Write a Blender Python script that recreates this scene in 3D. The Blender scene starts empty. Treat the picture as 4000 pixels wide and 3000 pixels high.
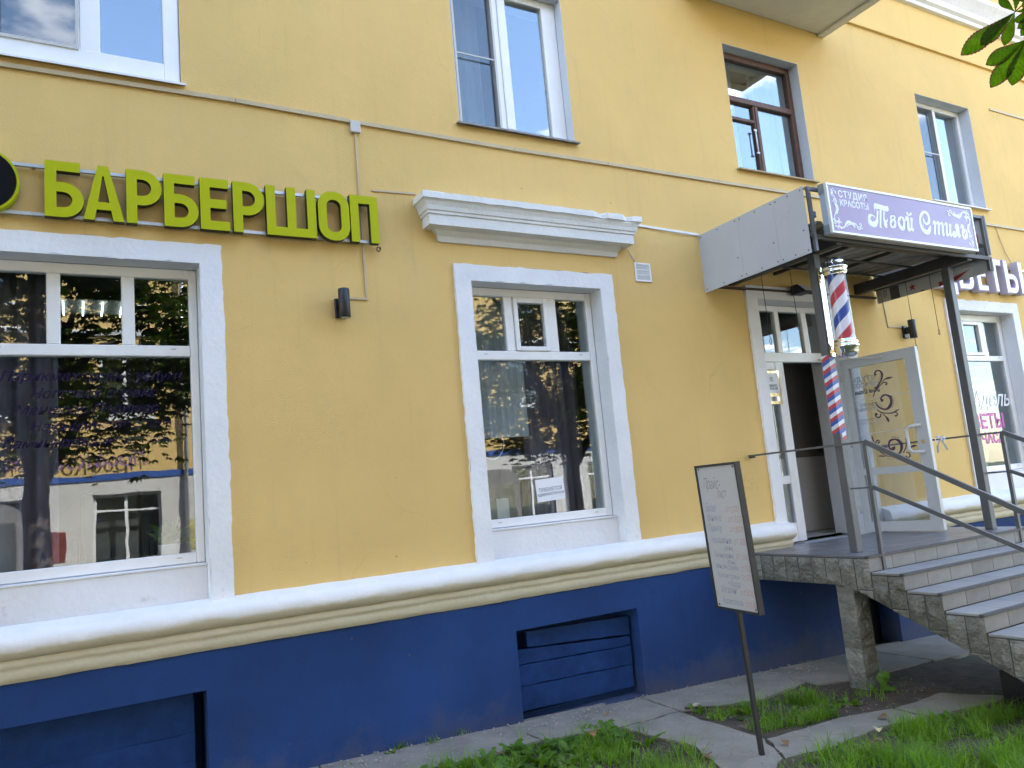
import bpy, bmesh, math, random
from mathutils import Vector, Matrix, noise
random.seed(7)
R_ = math.radians
SC = bpy.context.scene
COL = SC.collection

# ------------------------------------------------------------------ camera
CAM_H, CAM_D = 1.827, 5.8
cam_data = bpy.data.cameras.new('camera')
cam = bpy.data.objects.new('camera', cam_data)
COL.objects.link(cam)
yaw, pit, rol = R_(29.7067), R_(8.0291), R_(-5.1506)
fwd = Vector((math.sin(yaw)*math.cos(pit), math.cos(yaw)*math.cos(pit), math.sin(pit)))
rgt = Vector((math.cos(yaw), -math.sin(yaw), 0))
upv = rgt.cross(fwd)
r2 = rgt*math.cos(rol) + upv*math.sin(rol)
u2 = -rgt*math.sin(rol) + upv*math.cos(rol)
cam.matrix_world = Matrix(((r2.x, u2.x, -fwd.x, 0), (r2.y, u2.y, -fwd.y, -CAM_D), (r2.z, u2.z, -fwd.z, CAM_H), (0, 0, 0, 1)))
cam_data.sensor_width = 36.0
cam_data.lens = 36.0*3017.6/4000.0
cam_data.clip_start = 0.05
cam_data.clip_end = 3000
SC.camera = cam

# ------------------------------------------------------------------ sky, sun, exposure
SUN_EL, SUN_AZ = R_(45), R_(48)          # azimuth measured from +y (behind the house) towards +x
world = bpy.data.worlds.new('World')
SC.world = world
world.use_nodes = True
wn, wl = world.node_tree.nodes, world.node_tree.links
bg = wn['Background']
sky = wn.new('ShaderNodeTexSky')
sky.sky_type = 'NISHITA'
sky.sun_disc = False
sky.sun_elevation = SUN_EL
sky.sun_rotation = SUN_AZ
sky.air_density = 1.0
sky.dust_density = 0.5
sky.ozone_density = 1.3
tc = wn.new('ShaderNodeTexCoord')
sep = wn.new('ShaderNodeSeparateXYZ')
wl.new(tc.outputs['Generated'], sep.inputs[0])
mx = wn.new('ShaderNodeMath'); mx.operation = 'MAXIMUM'; mx.inputs[1].default_value = 0.06
wl.new(sep.outputs['Z'], mx.inputs[0])
dv = wn.new('ShaderNodeVectorMath'); dv.operation = 'DIVIDE'
cmbz = wn.new('ShaderNodeCombineXYZ')
for k in range(3): wl.new(mx.outputs[0], cmbz.inputs[k])
wl.new(tc.outputs['Generated'], dv.inputs[0]); wl.new(cmbz.outputs[0], dv.inputs[1])
cn = wn.new('ShaderNodeTexNoise'); cn.inputs['Scale'].default_value = 1.25
cn.inputs['Detail'].default_value = 9; cn.inputs['Roughness'].default_value = 0.55
wl.new(dv.outputs[0], cn.inputs['Vector'])
cr = wn.new('ShaderNodeValToRGB')
cr.color_ramp.elements[0].position = 0.55; cr.color_ramp.elements[1].position = 0.68
wl.new(cn.outputs['Fac'], cr.inputs[0])
cm = wn.new('ShaderNodeMixRGB')
wl.new(cr.outputs['Color'], cm.inputs['Fac'])
wl.new(sky.outputs[0], cm.inputs['Color1'])
CLOUD = 12.0
cm.inputs['Color2'].default_value = (CLOUD*1.02, CLOUD*0.99, CLOUD*0.95, 1)
wl.new(cm.outputs[0], bg.inputs['Color'])
bg.inputs['Strength'].default_value = 0.15

sd = bpy.data.lights.new('sun', 'SUN'); sd.energy = 4.5; sd.angle = R_(0.5); sd.color = (1.0, 0.95, 0.88)
so = bpy.data.objects.new('sun', sd); COL.objects.link(so)
sdir = Vector((math.sin(SUN_AZ)*math.cos(SUN_EL), math.cos(SUN_AZ)*math.cos(SUN_EL), math.sin(SUN_EL)))
so.rotation_euler = sdir.to_track_quat('Z', 'Y').to_euler()
so.location = (0, 20, 30)

SC.view_settings.view_transform = 'Standard'
SC.view_settings.look = 'None'
SC.view_settings.gamma = 1
SC.view_settings.exposure = 2.72
SC.render.engine = 'CYCLES'
SC.cycles.use_denoising = True
SC.cycles.max_bounces = 8
SC.cycles.diffuse_bounces = 4
SC.cycles.glossy_bounces = 4
SC.cycles.transparent_max_bounces = 12
SC.cycles.caustics_reflective = False
SC.cycles.caustics_refractive = False
SC.cycles.sample_clamp_indirect = 6

# ------------------------------------------------------------------ helpers: objects
def tag(o, label=None, cat=None, group=None, kind=None):
    if label: o['label'] = label
    if cat: o['category'] = cat
    if group: o['group'] = group
    if kind: o['kind'] = kind
    return o

def thing(name, loc, label, cat, group=None, rz=0.0):
    o = bpy.data.objects.new(name, None); COL.objects.link(o)
    o.empty_display_size = 0.2
    o.location = loc; o.rotation_euler = (0, 0, rz)
    return tag(o, label, cat, group)

def ground_z(x):
    return max(-0.30, min(0.10, -0.038*(x-3.1)))

class MB:
    """collects faces, builds one mesh object"""
    def __init__(s): s.v = []; s.f = []; s.m = []; s.sm = []
    def add(s, vs, fs, mi=0, smooth=False):
        b = len(s.v); s.v += [tuple(p) for p in vs]
        for f in fs:
            s.f.append([b+i for i in f]); s.m.append(mi); s.sm.append(smooth)
        return s
    def box(s, x0, x1, y0, y1, z0, z1, mi=0):
        if x0 > x1: x0, x1 = x1, x0
        if y0 > y1: y0, y1 = y1, y0
        if z0 > z1: z0, z1 = z1, z0
        vs = [(x0,y0,z0),(x1,y0,z0),(x1,y1,z0),(x0,y1,z0),(x0,y0,z1),(x1,y0,z1),(x1,y1,z1),(x0,y1,z1)]
        return s.add(vs, [(0,3,2,1),(4,5,6,7),(0,1,5,4),(1,2,6,5),(2,3,7,6),(3,0,4,7)], mi)
    def bar(s, p, q, w, h, up=(0,0,1), mi=0):
        p, q = Vector(p), Vector(q); d = (q-p).normalized(); u = Vector(up)
        a = d.cross(u)
        if a.length < 1e-4: a = d.cross(Vector((1,0,0)))
        a.normalize(); b = a.cross(d).normalized()
        vs = []
        for c in (p, q):
            for i, j in ((-1,-1),(1,-1),(1,1),(-1,1)): vs.append(c + a*(i*w/2) + b*(j*h/2))
        return s.add(vs, [(0,1,2,3)[::-1],(4,5,6,7),(0,1,5,4),(1,2,6,5),(2,3,7,6),(3,0,4,7)], mi)
    def prism(s, poly, y0, y1, mi=0, mside=None):
        """polygon in x,z extruded along y (y0 is the front, smaller)"""
        n = len(poly); ms = mi if mside is None else mside
        vs = [(x, y0, z) for x, z in poly] + [(x, y1, z) for x, z in poly]
        a = sum(poly[i][0]*poly[(i+1)%n][1]-poly[(i+1)%n][0]*poly[i][1] for i in range(n))
        fr = list(range(n)); bk = list(range(n, 2*n))
        if a > 0: bk = bk[::-1]
        else: fr = fr[::-1]
        if a < 0: fr, bk = list(range(n))[::-1], list(range(n, 2*n))
        s.add(vs, [fr], mi); b = len(s.v)-2*n
        s.f.append([b+i for i in bk]); s.m.append(ms); s.sm.append(False)
        for i in range(n):
            j = (i+1) % n
            q = [b+i, b+i+n, b+j+n, b+j] if a > 0 else [b+i, b+j, b+j+n, b+i+n]
            s.f.append(q); s.m.append(ms); s.sm.append(False)
        return s
    def slab(s, poly, z0, z1, mi=0):
        """polygon in x,y extruded along z"""
        n = len(poly)
        a = sum(poly[i][0]*poly[(i+1)%n][1]-poly[(i+1)%n][0]*poly[i][1] for i in range(n))
        if a < 0: poly = poly[::-1]
        vs = [(x, y, z0 if not callable(z0) else z0(x, y)) for x, y in poly] + [(x, y, z1 if not callable(z1) else z1(x, y)) for x, y in poly]
        fs = [list(range(n))[::-1], list(range(n, 2*n))] + [(i, (i+1)%n, (i+1)%n+n, i+n) for i in range(n)]
        return s.add(vs, fs, mi)
    def tube(s, pts, r, n=8, mi=0, cap=True):
        pts = [Vector(p) for p in pts]; m = len(pts)
        rr = r if isinstance(r, (list, tuple)) else [r]*m
        vs = []; pa = None
        for i, p in enumerate(pts):
            d = (pts[min(i+1, m-1)]-pts[max(i-1, 0)]).normalized()
            if pa is None:
                a = d.cross(Vector((0,0,1)))
                if a.length < 1e-3: a = d.cross(Vector((1,0,0)))
            else: a = pa - d*pa.dot(d)
            a.normalize(); pa = a; b = d.cross(a)
            for k in range(n):
                t = 2*math.pi*k/n
                vs.append(p + (a*math.cos(t)+b*math.sin(t))*rr[i])
        fs = [(i*n+k, i*n+(k+1)%n, (i+1)*n+(k+1)%n, (i+1)*n+k) for i in range(m-1) for k in range(n)]
        s.add(vs, fs, mi, True)
        if cap:
            b = len(s.v)-m*n
            s.f.append([b+k for k in range(n)][::-1]); s.m.append(mi); s.sm.append(False)
            s.f.append([b+(m-1)*n+k for k in range(n)]); s.m.append(mi); s.sm.append(False)
        return s
    def lathe(s, prof, c, n=28, mi=0, close=True):
        """profile of (r,z) bottom to top round a vertical axis at c"""
        vs = [(c[0]+r*math.cos(2*math.pi*k/n), c[1]+r*math.sin(2*math.pi*k/n), c[2]+z) for r, z in prof for k in range(n)]
        m = len(prof)
        s.add(vs, [(i*n+k, i*n+(k+1)%n, (i+1)*n+(k+1)%n, (i+1)*n+k) for i in range(m-1) for k in range(n)], mi, True)
        if close:
            b = len(s.v)-m*n
            s.f.append([b+k for k in range(n)][::-1]); s.m.append(mi); s.sm.append(True)
            s.f.append([b+(m-1)*n+k for k in range(n)]); s.m.append(mi); s.sm.append(True)
        return s
    def sweep(s, prof, path, mi=0, smooth=False, caps=True):
        """profile of (out,z) swept along x,y path points [(x,y,nx,ny)] where n points outwards"""
        n = len(prof)
        vs = [(x+nx*o, y+ny*o, z) for x, y, nx, ny in path for o, z in prof]
        fs = [(i*n+k, (i+1)*n+k, (i+1)*n+k+1, i*n+k+1) for i in range(len(path)-1) for k in range(n-1)]
        s.add(vs, fs, mi, smooth)
        return s
    def mesh(s, name, mats, bevel=0.0, seg=1):
        me = bpy.data.meshes.new(name)
        me.from_pydata(s.v, [], s.f)
        for mt in mats: me.materials.append(mt)
        me.polygons.foreach_set('material_index', s.m)
        me.polygons.foreach_set('use_smooth', s.sm)
        if bevel > 0:
            bm = bmesh.new(); bm.from_mesh(me)
            es = [e for e in bm.edges if len(e.link_faces) == 2 and e.calc_face_angle(0) > 0.5]
            bmesh.ops.bevel(bm, geom=es, offset=bevel, segments=seg, affect='EDGES', clamp_overlap=True)
            bm.to_mesh(me); bm.free()
        me.update()
        return me
    def build(s, name, mat, parent=None, bevel=0.0, seg=1):
        mats = mat if isinstance(mat, (list, tuple)) else [mat]
        return link(name, s.mesh(name, mats, bevel, seg), parent)

def link(name, me, parent=None):
    o = bpy.data.objects.new(name, me); COL.objects.link(o)
    if parent is not None:
        o.parent = parent
        o.matrix_parent_inverse = world_of(parent).inverted()
    return o

def world_of(o):
    m = o.matrix_basis.copy(); p = o.parent; c = o
    while p is not None:
        m = p.matrix_basis @ c.matrix_parent_inverse @ m; c = p; p = p.parent
    return m

def join_tris(me_list): ...

# ------------------------------------------------------------------ helpers: materials
def mat(name, col, rough=0.6, metal=0.0, var=0.0, vscale=4.0, bump=0.0, bscale=60.0, spec=0.5, col2=None, spots=0.0, sscale=18.0, spotcol=(0.05,0.04,0.03), coat=0.0, detail=6):
    m = bpy.data.materials.new(name); m.use_nodes = True
    nt = m.node_tree; N, L = nt.nodes, nt.links
    b = N['Principled BSDF']
    b.inputs['Roughness'].default_value = rough
    b.inputs['Metallic'].default_value = metal
    b.inputs['Specular IOR Level'].default_value = spec
    if coat: b.inputs['Coat Weight'].default_value = coat; b.inputs['Coat Roughness'].default_value = 0.08
    c4 = (*col, 1)
    b.inputs['Base Color'].default_value = c4
    t = N.new('ShaderNodeTexCoord')
    cur = None
    if var > 0 or col2:
        n = N.new('ShaderNodeTexNoise'); n.inputs['Scale'].default_value = vscale; n.inputs['Detail'].default_value = detail
        n.inputs['Roughness'].default_value = 0.6
        L.new(t.outputs['Object'], n.inputs['Vector'])
        r = N.new('ShaderNodeValToRGB')
        r.color_ramp.elements[0].position = 0.3; r.color_ramp.elements[1].position = 0.7
        if col2: r.color_ramp.elements[0].color = (*col2, 1); r.color_ramp.elements[1].color = c4
        else:
            r.color_ramp.elements[0].color = tuple(max(0, x*(1-var)) for x in col)+(1,)
            r.color_ramp.elements[1].color = tuple(min(1, x*(1+var*0.6)) for x in col)+(1,)
        L.new(n.outputs['Fac'], r.inputs[0]); cur = r.outputs['Color']
    if spots > 0:
        n2 = N.new('ShaderNodeTexNoise'); n2.inputs['Scale'].default_value = sscale; n2.inputs['Detail'].default_value = 8
        n2.inputs['Roughness'].default_value = 0.7
        L.new(t.outputs['Object'], n2.inputs['Vector'])
        r2_ = N.new('ShaderNodeValToRGB'); r2_.color_ramp.elements[0].position = 0.64; r2_.color_ramp.elements[1].position = 0.76
        r2_.color_ramp.elements[0].color = (0,0,0,1); r2_.color_ramp.elements[1].color = (spots,)*3+(1,)
        L.new(n2.outputs['Fac'], r2_.inputs[0])
        mx_ = N.new('ShaderNodeMixRGB'); L.new(r2_.outputs['Color'], mx_.inputs['Fac'])
        if cur: L.new(cur, mx_.inputs['Color1'])
        else: mx_.inputs['Color1'].default_value = c4
        mx_.inputs['Color2'].default_value = (*spotcol, 1); cur = mx_.outputs['Color']
    if cur: L.new(cur, b.inputs['Base Color'])
    if bump > 0:
        n3 = N.new('ShaderNodeTexNoise'); n3.inputs['Scale'].default_value = bscale; n3.inputs['Detail'].default_value = 8
        L.new(t.outputs['Object'], n3.inputs['Vector'])
        bp = N.new('ShaderNodeBump'); bp.inputs['Strength'].default_value = bump; bp.inputs['Distance'].default_value = 0.01
        L.new(n3.outputs['Fac'], bp.inputs['Height']); L.new(bp.outputs[0], b.inputs['Normal'])
    return m

def vary(m, amt=0.25):
    """each piece (object) gets a slightly different tone"""
    nt = m.node_tree; N, L = nt.nodes, nt.links; b = N['Principled BSDF']
    src = b.inputs['Base Color'].links[0].from_socket
    oi = N.new('ShaderNodeObjectInfo'); mr = N.new('ShaderNodeMapRange')
    mr.inputs['To Min'].default_value = 1-amt; mr.inputs['To Max'].default_value = 1+amt
    L.new(oi.outputs['Random'], mr.inputs['Value'])
    h = N.new('ShaderNodeHueSaturation'); L.new(src, h.inputs['Color']); L.new(mr.outputs[0], h.inputs['Value'])
    L.new(h.outputs[0], b.inputs['Base Color'])
    return m

def net_mat():
    m = bpy.data.materials.new('insect_mesh'); m.use_nodes = True
    nt = m.node_tree; N, L = nt.nodes, nt.links; b = N['Principled BSDF']; b.inputs['Base Color'].default_value = (0.05, 0.055, 0.065, 1); b.inputs['Roughness'].default_value = 0.8
    tr = N.new('ShaderNodeBsdfTransparent'); mx_ = N.new('ShaderNodeMixShader'); mx_.inputs[0].default_value = 0.36
    L.new(tr.outputs[0], mx_.inputs[1]); L.new(b.outputs[0], mx_.inputs[2]); L.new(mx_.outputs[0], N['Material Output'].inputs[0])
    return m

def glass_mat(name, tint=(0.86,0.9,0.9), ior=1.75, wav=0.02):
    """window pane: clear pass-through plus Fresnel mirror, slightly wavy"""
    m = bpy.data.materials.new(name); m.use_nodes = True
    nt = m.node_tree; N, L = nt.nodes, nt.links
    N.remove(N['Principled BSDF']); out = N['Material Output']
    t = N.new('ShaderNodeTexCoord')
    n = N.new('ShaderNodeTexNoise'); n.inputs['Scale'].default_value = 2.2; n.inputs['Detail'].default_value = 2
    L.new(t.outputs['Object'], n.inputs['Vector'])
    bp = N.new('ShaderNodeBump'); bp.inputs['Strength'].default_value = wav; bp.inputs['Distance'].default_value = 0.3
    L.new(n.outputs['Fac'], bp.inputs['Height'])
    fr = N.new('ShaderNodeFresnel')
    ge = N.new('ShaderNodeNewGeometry'); im = N.new('ShaderNodeMath'); im.operation = 'MULTIPLY_ADD'
    im.inputs[1].default_value = 1/ior-ior; im.inputs[2].default_value = ior
    L.new(ge.outputs['Backfacing'], im.inputs[0]); L.new(im.outputs[0], fr.inputs['IOR'])
    tr = N.new('ShaderNodeBsdfTransparent'); tr.inputs[0].default_value = (*tint, 1)
    gl = N.new('ShaderNodeBsdfGlossy'); gl.inputs['Roughness'].default_value = 0.0
    gl.inputs['Color'].default_value = (0.97, 0.98, 1, 1)
    L.new(bp.outputs[0], gl.inputs['Normal'])
    mx_ = N.new('ShaderNodeMixShader')
    L.new(fr.outputs[0], mx_.inputs[0]); L.new(tr.outputs[0], mx_.inputs[1]); L.new(gl.outputs[0], mx_.inputs[2])
    L.new(mx_.outputs[0], out.inputs[0])
    return m

def plaster_mat(name, col, var=0.08, stain=(0.45,0.36,0.25), stain_amt=0.25, bump=0.35):
    """painted stucco: soft cloudy tone, fine grain, few stains and specks"""
    m = mat(name, col, 0.85, var=var, vscale=0.7, bump=bump, bscale=140, spec=0.25)
    nt = m.node_tree; N, L = nt.nodes, nt.links; b = N['Principled BSDF']
    src = b.inputs['Base Color'].links[0].from_socket
    t = N.new('ShaderNodeTexCoord')
    n = N.new('ShaderNodeTexNoise'); n.inputs['Scale'].default_value = 2.6; n.inputs['Detail'].default_value = 10; n.inputs['Roughness'].default_value = 0.68
    mp = N.new('ShaderNodeMapping'); mp.inputs['Scale'].default_value = (1.3, 1, 0.55)
    L.new(t.outputs['Object'], mp.inputs[0]); L.new(mp.outputs[0], n.inputs['Vector'])
    r = N.new('ShaderNodeValToRGB'); r.color_ramp.elements[0].position = 0.56; r.color_ramp.elements[1].position = 0.8
    r.color_ramp.elements[1].color = (stain_amt,)*3+(1,)
    L.new(n.outputs['Fac'], r.inputs[0])
    mx_ = N.new('ShaderNodeMixRGB'); mx_.inputs['Color2'].default_value = (*stain, 1)
    L.new(r.outputs['Color'], mx_.inputs['Fac']); L.new(src, mx_.inputs['Color1'])
    # specks
    v = N.new('ShaderNodeTexVoronoi'); v.inputs['Scale'].default_value = 3.2
    L.new(t.outputs['Object'], v.inputs['Vector'])
    r3 = N.new('ShaderNodeValToRGB'); r3.color_ramp.elements[0].position = 0.018; r3.color_ramp.elements[1].position = 0.03
    r3.color_ramp.elements[0].color = (0.6,0.6,0.6,1); r3.color_ramp.elements[1].color = (0,0,0,1)
    L.new(v.outputs['Distance'], r3.inputs[0])
    m2 = N.new('ShaderNodeMixRGB'); m2.inputs['Color2'].default_value = (0.16, 0.11, 0.06, 1)
    L.new(r3.outputs['Color'], m2.inputs['Fac']); L.new(mx_.outputs[0], m2.inputs['Color1'])
    L.new(m2.outputs[0], b.inputs['Base Color'])
    # rain streaks: noise drawn out vertically
    ns = N.new('ShaderNodeTexNoise'); ns.inputs['Scale'].default_value = 5.0; ns.inputs['Detail'].default_value = 7
    ms = N.new('ShaderNodeMapping'); ms.inputs['Scale'].default_value = (2.2, 1, 0.12); L.new(t.outputs['Object'], ms.inputs[0]); L.new(ms.outputs[0], ns.inputs['Vector'])
    rs_ = N.new('ShaderNodeValToRGB'); rs_.color_ramp.elements[0].position = 0.58; rs_.color_ramp.elements[1].position = 0.8; rs_.color_ramp.elements[1].color = (0.22,)*3+(1,)
    L.new(ns.outputs['Fac'], rs_.inputs[0])
    mk = N.new('ShaderNodeMixRGB'); mk.inputs['Color2'].default_value = (*[q*0.62 for q in col], 1)
    L.new(rs_.outputs['Color'], mk.inputs['Fac']); L.new(m2.outputs[0], mk.inputs['Color1'])
    # hairline cracks
    vd = N.new('ShaderNodeTexNoise'); vd.inputs['Scale'].default_value = 2.0; vd.inputs['Detail'].default_value = 6; L.new(t.outputs['Object'], vd.inputs['Vector'])
    va = N.new('ShaderNodeVectorMath'); va.operation = 'MULTIPLY_ADD'; va.inputs[1].default_value = (0.5,0.5,0.5); L.new(vd.outputs['Color'], va.inputs[0]); L.new(t.outputs['Object'], va.inputs[2])
    vc = N.new('ShaderNodeTexVoronoi'); vc.feature = 'DISTANCE_TO_EDGE'; vc.inputs['Scale'].default_value = 0.55; L.new(va.outputs[0], vc.inputs['Vector'])
    rc = N.new('ShaderNodeValToRGB'); rc.color_ramp.elements[0].position = 0.0; rc.color_ramp.elements[1].position = 0.0022; rc.color_ramp.elements[0].color = (1,1,1,1); rc.color_ramp.elements[1].color = (0,0,0,1)
    L.new(vc.outputs['Distance'], rc.inputs[0])
    mm = N.new('ShaderNodeMath'); mm.operation = 'MULTIPLY'; L.new(rc.outputs['Color'], mm.inputs[0])
    rk = N.new('ShaderNodeValToRGB'); rk.color_ramp.elements[0].position = 0.52; rk.color_ramp.elements[1].position = 0.62; rk.color_ramp.elements[1].color = (0.2,0.2,0.2,1)
    L.new(vd.outputs['Fac'], rk.inputs[0]); L.new(rk.outputs['Color'], mm.inputs[1])
    mc = N.new('ShaderNodeMixRGB'); mc.inputs['Color2'].default_value = (*[q*0.45 for q in col], 1); L.new(mm.outputs[0], mc.inputs['Fac']); L.new(mk.outputs[0], mc.inputs['Color1'])
    L.new(mc.outputs[0], b.inputs['Base Color'])
    # broad unevenness of the trowelled surface
    n4 = N.new('ShaderNodeTexNoise'); n4.inputs['Scale'].default_value = 3.0; n4.inputs['Detail'].default_value = 3
    L.new(t.outputs['Object'], n4.inputs['Vector'])
    bp0 = b.inputs['Normal'].links[0].from_node
    bp2 = N.new('ShaderNodeBump'); bp2.inputs['Strength'].default_value = 0.25; bp2.inputs['Distance'].default_value = 0.03
    L.new(n4.outputs['Fac'], bp2.inputs['Height']); L.new(bp0.outputs[0], bp2.inputs['Normal']); L.new(bp2.outputs[0], b.inputs['Normal'])
    return m

M = {}
M['yellow'] = plaster_mat('yellow_plaster', (0.70, 0.482, 0.182))
M['blue'] = plaster_mat('blue_plinth_paint', (0.014, 0.046, 0.165), var=0.34, stain=(0.03, 0.05, 0.10), stain_amt=0.5, bump=0.3)
def foot_dirt(m):
    """dusty splash marks low on the plinth, ragged upper edge"""
    nt = m.node_tree; N, L = nt.nodes, nt.links; b = N['Principled BSDF']; src = b.inputs['Base Color'].links[0].from_socket
    t = N.new('ShaderNodeTexCoord'); s = N.new('ShaderNodeSeparateXYZ'); L.new(t.outputs['Object'], s.inputs[0])
    n = N.new('ShaderNodeTexNoise'); n.inputs['Scale'].default_value = 3.5; n.inputs['Detail'].default_value = 10; n.inputs['Roughness'].default_value = 0.7
    L.new(t.outputs['Object'], n.inputs['Vector'])
    ad = N.new('ShaderNodeMath'); ad.operation = 'MULTIPLY_ADD'; ad.inputs[1].default_value = -0.9; L.new(n.outputs['Fac'], ad.inputs[0]); L.new(s.outputs['Z'], ad.inputs[2])
    mr = N.new('ShaderNodeMapRange'); mr.inputs['From Min'].default_value = -0.52; mr.inputs['From Max'].default_value = -0.22; mr.inputs['To Min'].default_value = 0.55; mr.inputs['To Max'].default_value = 0.0
    L.new(ad.outputs[0], mr.inputs['Value'])
    mx_ = N.new('ShaderNodeMixRGB'); mx_.inputs['Color2'].default_value = (0.085, 0.085, 0.095, 1); L.new(mr.outputs[0], mx_.inputs['Fac']); L.new(src, mx_.inputs['Color1']); L.new(mx_.outputs[0], b.inputs['Base Color'])
foot_dirt(M['blue'])
M['bluewood'] = mat('blue_painted_wood', (0.012, 0.040, 0.145), 0.75, var=0.3, vscale=6, bump=0.6, bscale=18, spec=0.12, spots=0.4, sscale=10, spotcol=(0.02,0.03,0.06))
M['white'] = mat('white_masonry_paint', (0.76, 0.76, 0.78), 0.8, var=0.08, vscale=2, bump=0.5, bscale=26, spots=0.55, sscale=6.5, spotcol=(0.40,0.37,0.32))
M['whitestone'] = mat('white_moulded_plaster', (0.72, 0.72, 0.71), 0.8, var=0.08, vscale=3, bump=0.45, bscale=30, spots=0.4, sscale=7, spotcol=(0.45,0.42,0.36))
M['pvc'] = mat('white_window_plastic', (0.80, 0.80, 0.80), 0.35, var=0.04, vscale=5, spots=0.15, sscale=9, spotcol=(0.4,0.37,0.32))
M['reveal'] = mat('grey_white_reveal', (0.60, 0.62, 0.66), 0.8, var=0.07, vscale=3, bump=0.3, bscale=40)
M['wood'] = mat('brown_window_wood', (0.115, 0.056, 0.040), 0.6, var=0.3, vscale=14, bump=0.3, bscale=30)
M['glass'] = glass_mat('window_glass', ior=1.72, wav=0.0025)
M['glass_up'] = glass_mat('upper_window_glass', ior=2.55, wav=0.002)
M['glass_door'] = glass_mat('door_glass', tint=(0.74,0.76,0.78), ior=1.75, wav=0.002)
M['net'] = mat('insect_net', (0.10, 0.11, 0.13), 0.8)
M['sillmetal'] = mat('weathered_sill_metal', (0.22, 0.21, 0.20), 0.5, 0.6, var=0.4, vscale=12, spots=0.6, sscale=12, spotcol=(0.12,0.07,0.04))
M['rusty'] = mat('rusty_cream_metal', (0.42, 0.33, 0.18), 0.7, 0.0, var=0.2, vscale=10, spots=0.9, sscale=9, spotcol=(0.10,0.05,0.03))
M['duct'] = mat('beige_cable_duct', (0.50, 0.40, 0.24), 0.55, var=0.12, vscale=5)
M['grey_plastic'] = mat('grey_plastic', (0.52, 0.50, 0.47), 0.5)
M['lime'] = mat('lime_acrylic', (0.42, 0.44, 0.004), 0.6, var=0.03, vscale=3, spec=0.15)
M['blackside'] = mat('black_sign_edge', (0.018, 0.02, 0.014), 0.5)
M['rail_steel'] = mat('galvanised_rail', (0.55, 0.58, 0.62), 0.4, 0.7, var=0.15, vscale=10)
M['black'] = mat('black_metal', (0.018, 0.018, 0.022), 0.42, 0.2)
M['lens'] = mat('lamp_lens', (0.45, 0.44, 0.42), 0.3)
M['post'] = mat('grey_painted_steel', (0.105, 0.108, 0.115), 0.45, 0.15, var=0.12, vscale=8, spots=0.25, sscale=14, spotcol=(0.10,0.06,0.04))
M['dark_steel'] = mat('dark_steel', (0.062, 0.058, 0.055), 0.55, 0.3, var=0.2, vscale=8)
M['panel'] = mat('grey_white_sheet_metal', (0.44, 0.455, 0.50), 0.5, 0.0, var=0.05, vscale=2, spots=0.5, sscale=4.5, spotcol=(0.36,0.26,0.17))
M['rust'] = mat('rusty_screw', (0.07, 0.05, 0.04), 0.8)
M['sheet'] = mat('galvanised_roof_sheet', (0.36, 0.36, 0.36), 0.45, 0.5, var=0.15, vscale=5)
M['banner'] = mat('white_banner', (0.50, 0.51, 0.50), 0.6, var=0.04, vscale=3)
M['red'] = mat('red_print', (0.30, 0.035, 0.04), 0.5)
M['orange'] = mat('orange_print', (0.62, 0.13, 0.05), 0.5)
M['brownprint'] = mat('brown_print', (0.13, 0.10, 0.085), 0.6)
M['lilac'] = mat('lilac_acrylic', (0.36, 0.245, 0.385), 0.3, var=0.1, vscale=1.6)
M['alu'] = mat('aluminium_profile', (0.72, 0.74, 0.78), 0.35, 0.35)
M['alu_side'] = mat('light_box_side', (0.40, 0.47, 0.56), 0.45, 0.2)
M['signwhite'] = mat('white_vinyl', (0.82, 0.84, 0.88), 0.4)
M['chrome'] = mat('chrome', (0.88, 0.87, 0.85), 0.06, 1.0)
M['tile_rock'] = mat('rock_face_tile', (0.27, 0.265, 0.235), 0.9, col2=(0.15,0.15,0.12), vscale=9, bump=1.0, bscale=30, spots=0.6, sscale=6, spotcol=(0.11,0.12,0.075))
for n_ in M['tile_rock'].node_tree.nodes:
    if n_.type == 'BUMP': n_.inputs['Distance'].default_value = 0.045
M['tile_floor'] = mat('grey_floor_tile', (0.155, 0.155, 0.168), 0.33, var=0.12, vscale=9, spots=0.2, sscale=25, spotcol=(0.24,0.23,0.21))
M['tile_tread'] = mat('grey_tread_tile', (0.285, 0.28, 0.275), 0.55, var=0.14, vscale=12, bump=0.15, bscale=80)
M['tile_riser'] = mat('grey_riser_tile', (0.24, 0.235, 0.225), 0.6, col2=(0.185,0.18,0.175), vscale=5, bump=0.15, bscale=60)
M['nosing'] = mat('dark_nosing', (0.075, 0.075, 0.08), 0.6, var=0.2, vscale=20)
M['concrete'] = mat('old_concrete', (0.31, 0.275, 0.23), 0.9, col2=(0.20,0.18,0.15), vscale=3.2, bump=0.6, bscale=35, spots=0.85, sscale=2.2, spotcol=(0.085,0.072,0.055), detail=10)
M['soil'] = mat('dark_soil', (0.095, 0.068, 0.046), 0.95, col2=(0.042,0.031,0.022), vscale=8, bump=0.9, bscale=28)
M['ribbon'] = mat('white_ribbon', (0.75, 0.75, 0.8), 0.4)
M['gold'] = mat('gold_mirror', (0.85, 0.62, 0.34), 0.12, 1.0, var=0.2, vscale=5)
M['paper'] = mat('white_paper', (0.80, 0.81, 0.86), 0.5)
M['board'] = mat('white_board', (0.50, 0.49, 0.50), 0.35, var=0.04, vscale=3)
M['ink_blue'] = mat('blue_marker', (0.19, 0.20, 0.33), 0.5)
M['ink_red'] = mat('red_marker', (0.50, 0.24, 0.20), 0.5)
M['ink_black'] = mat('black_marker', (0.17, 0.16, 0.18), 0.5)
M['purple'] = mat('purple_vinyl', (0.055, 0.02, 0.07), 0.4)
M['purple_text'] = mat('violet_window_vinyl', (0.045, 0.018, 0.095), 0.6, spec=0.2)
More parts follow.
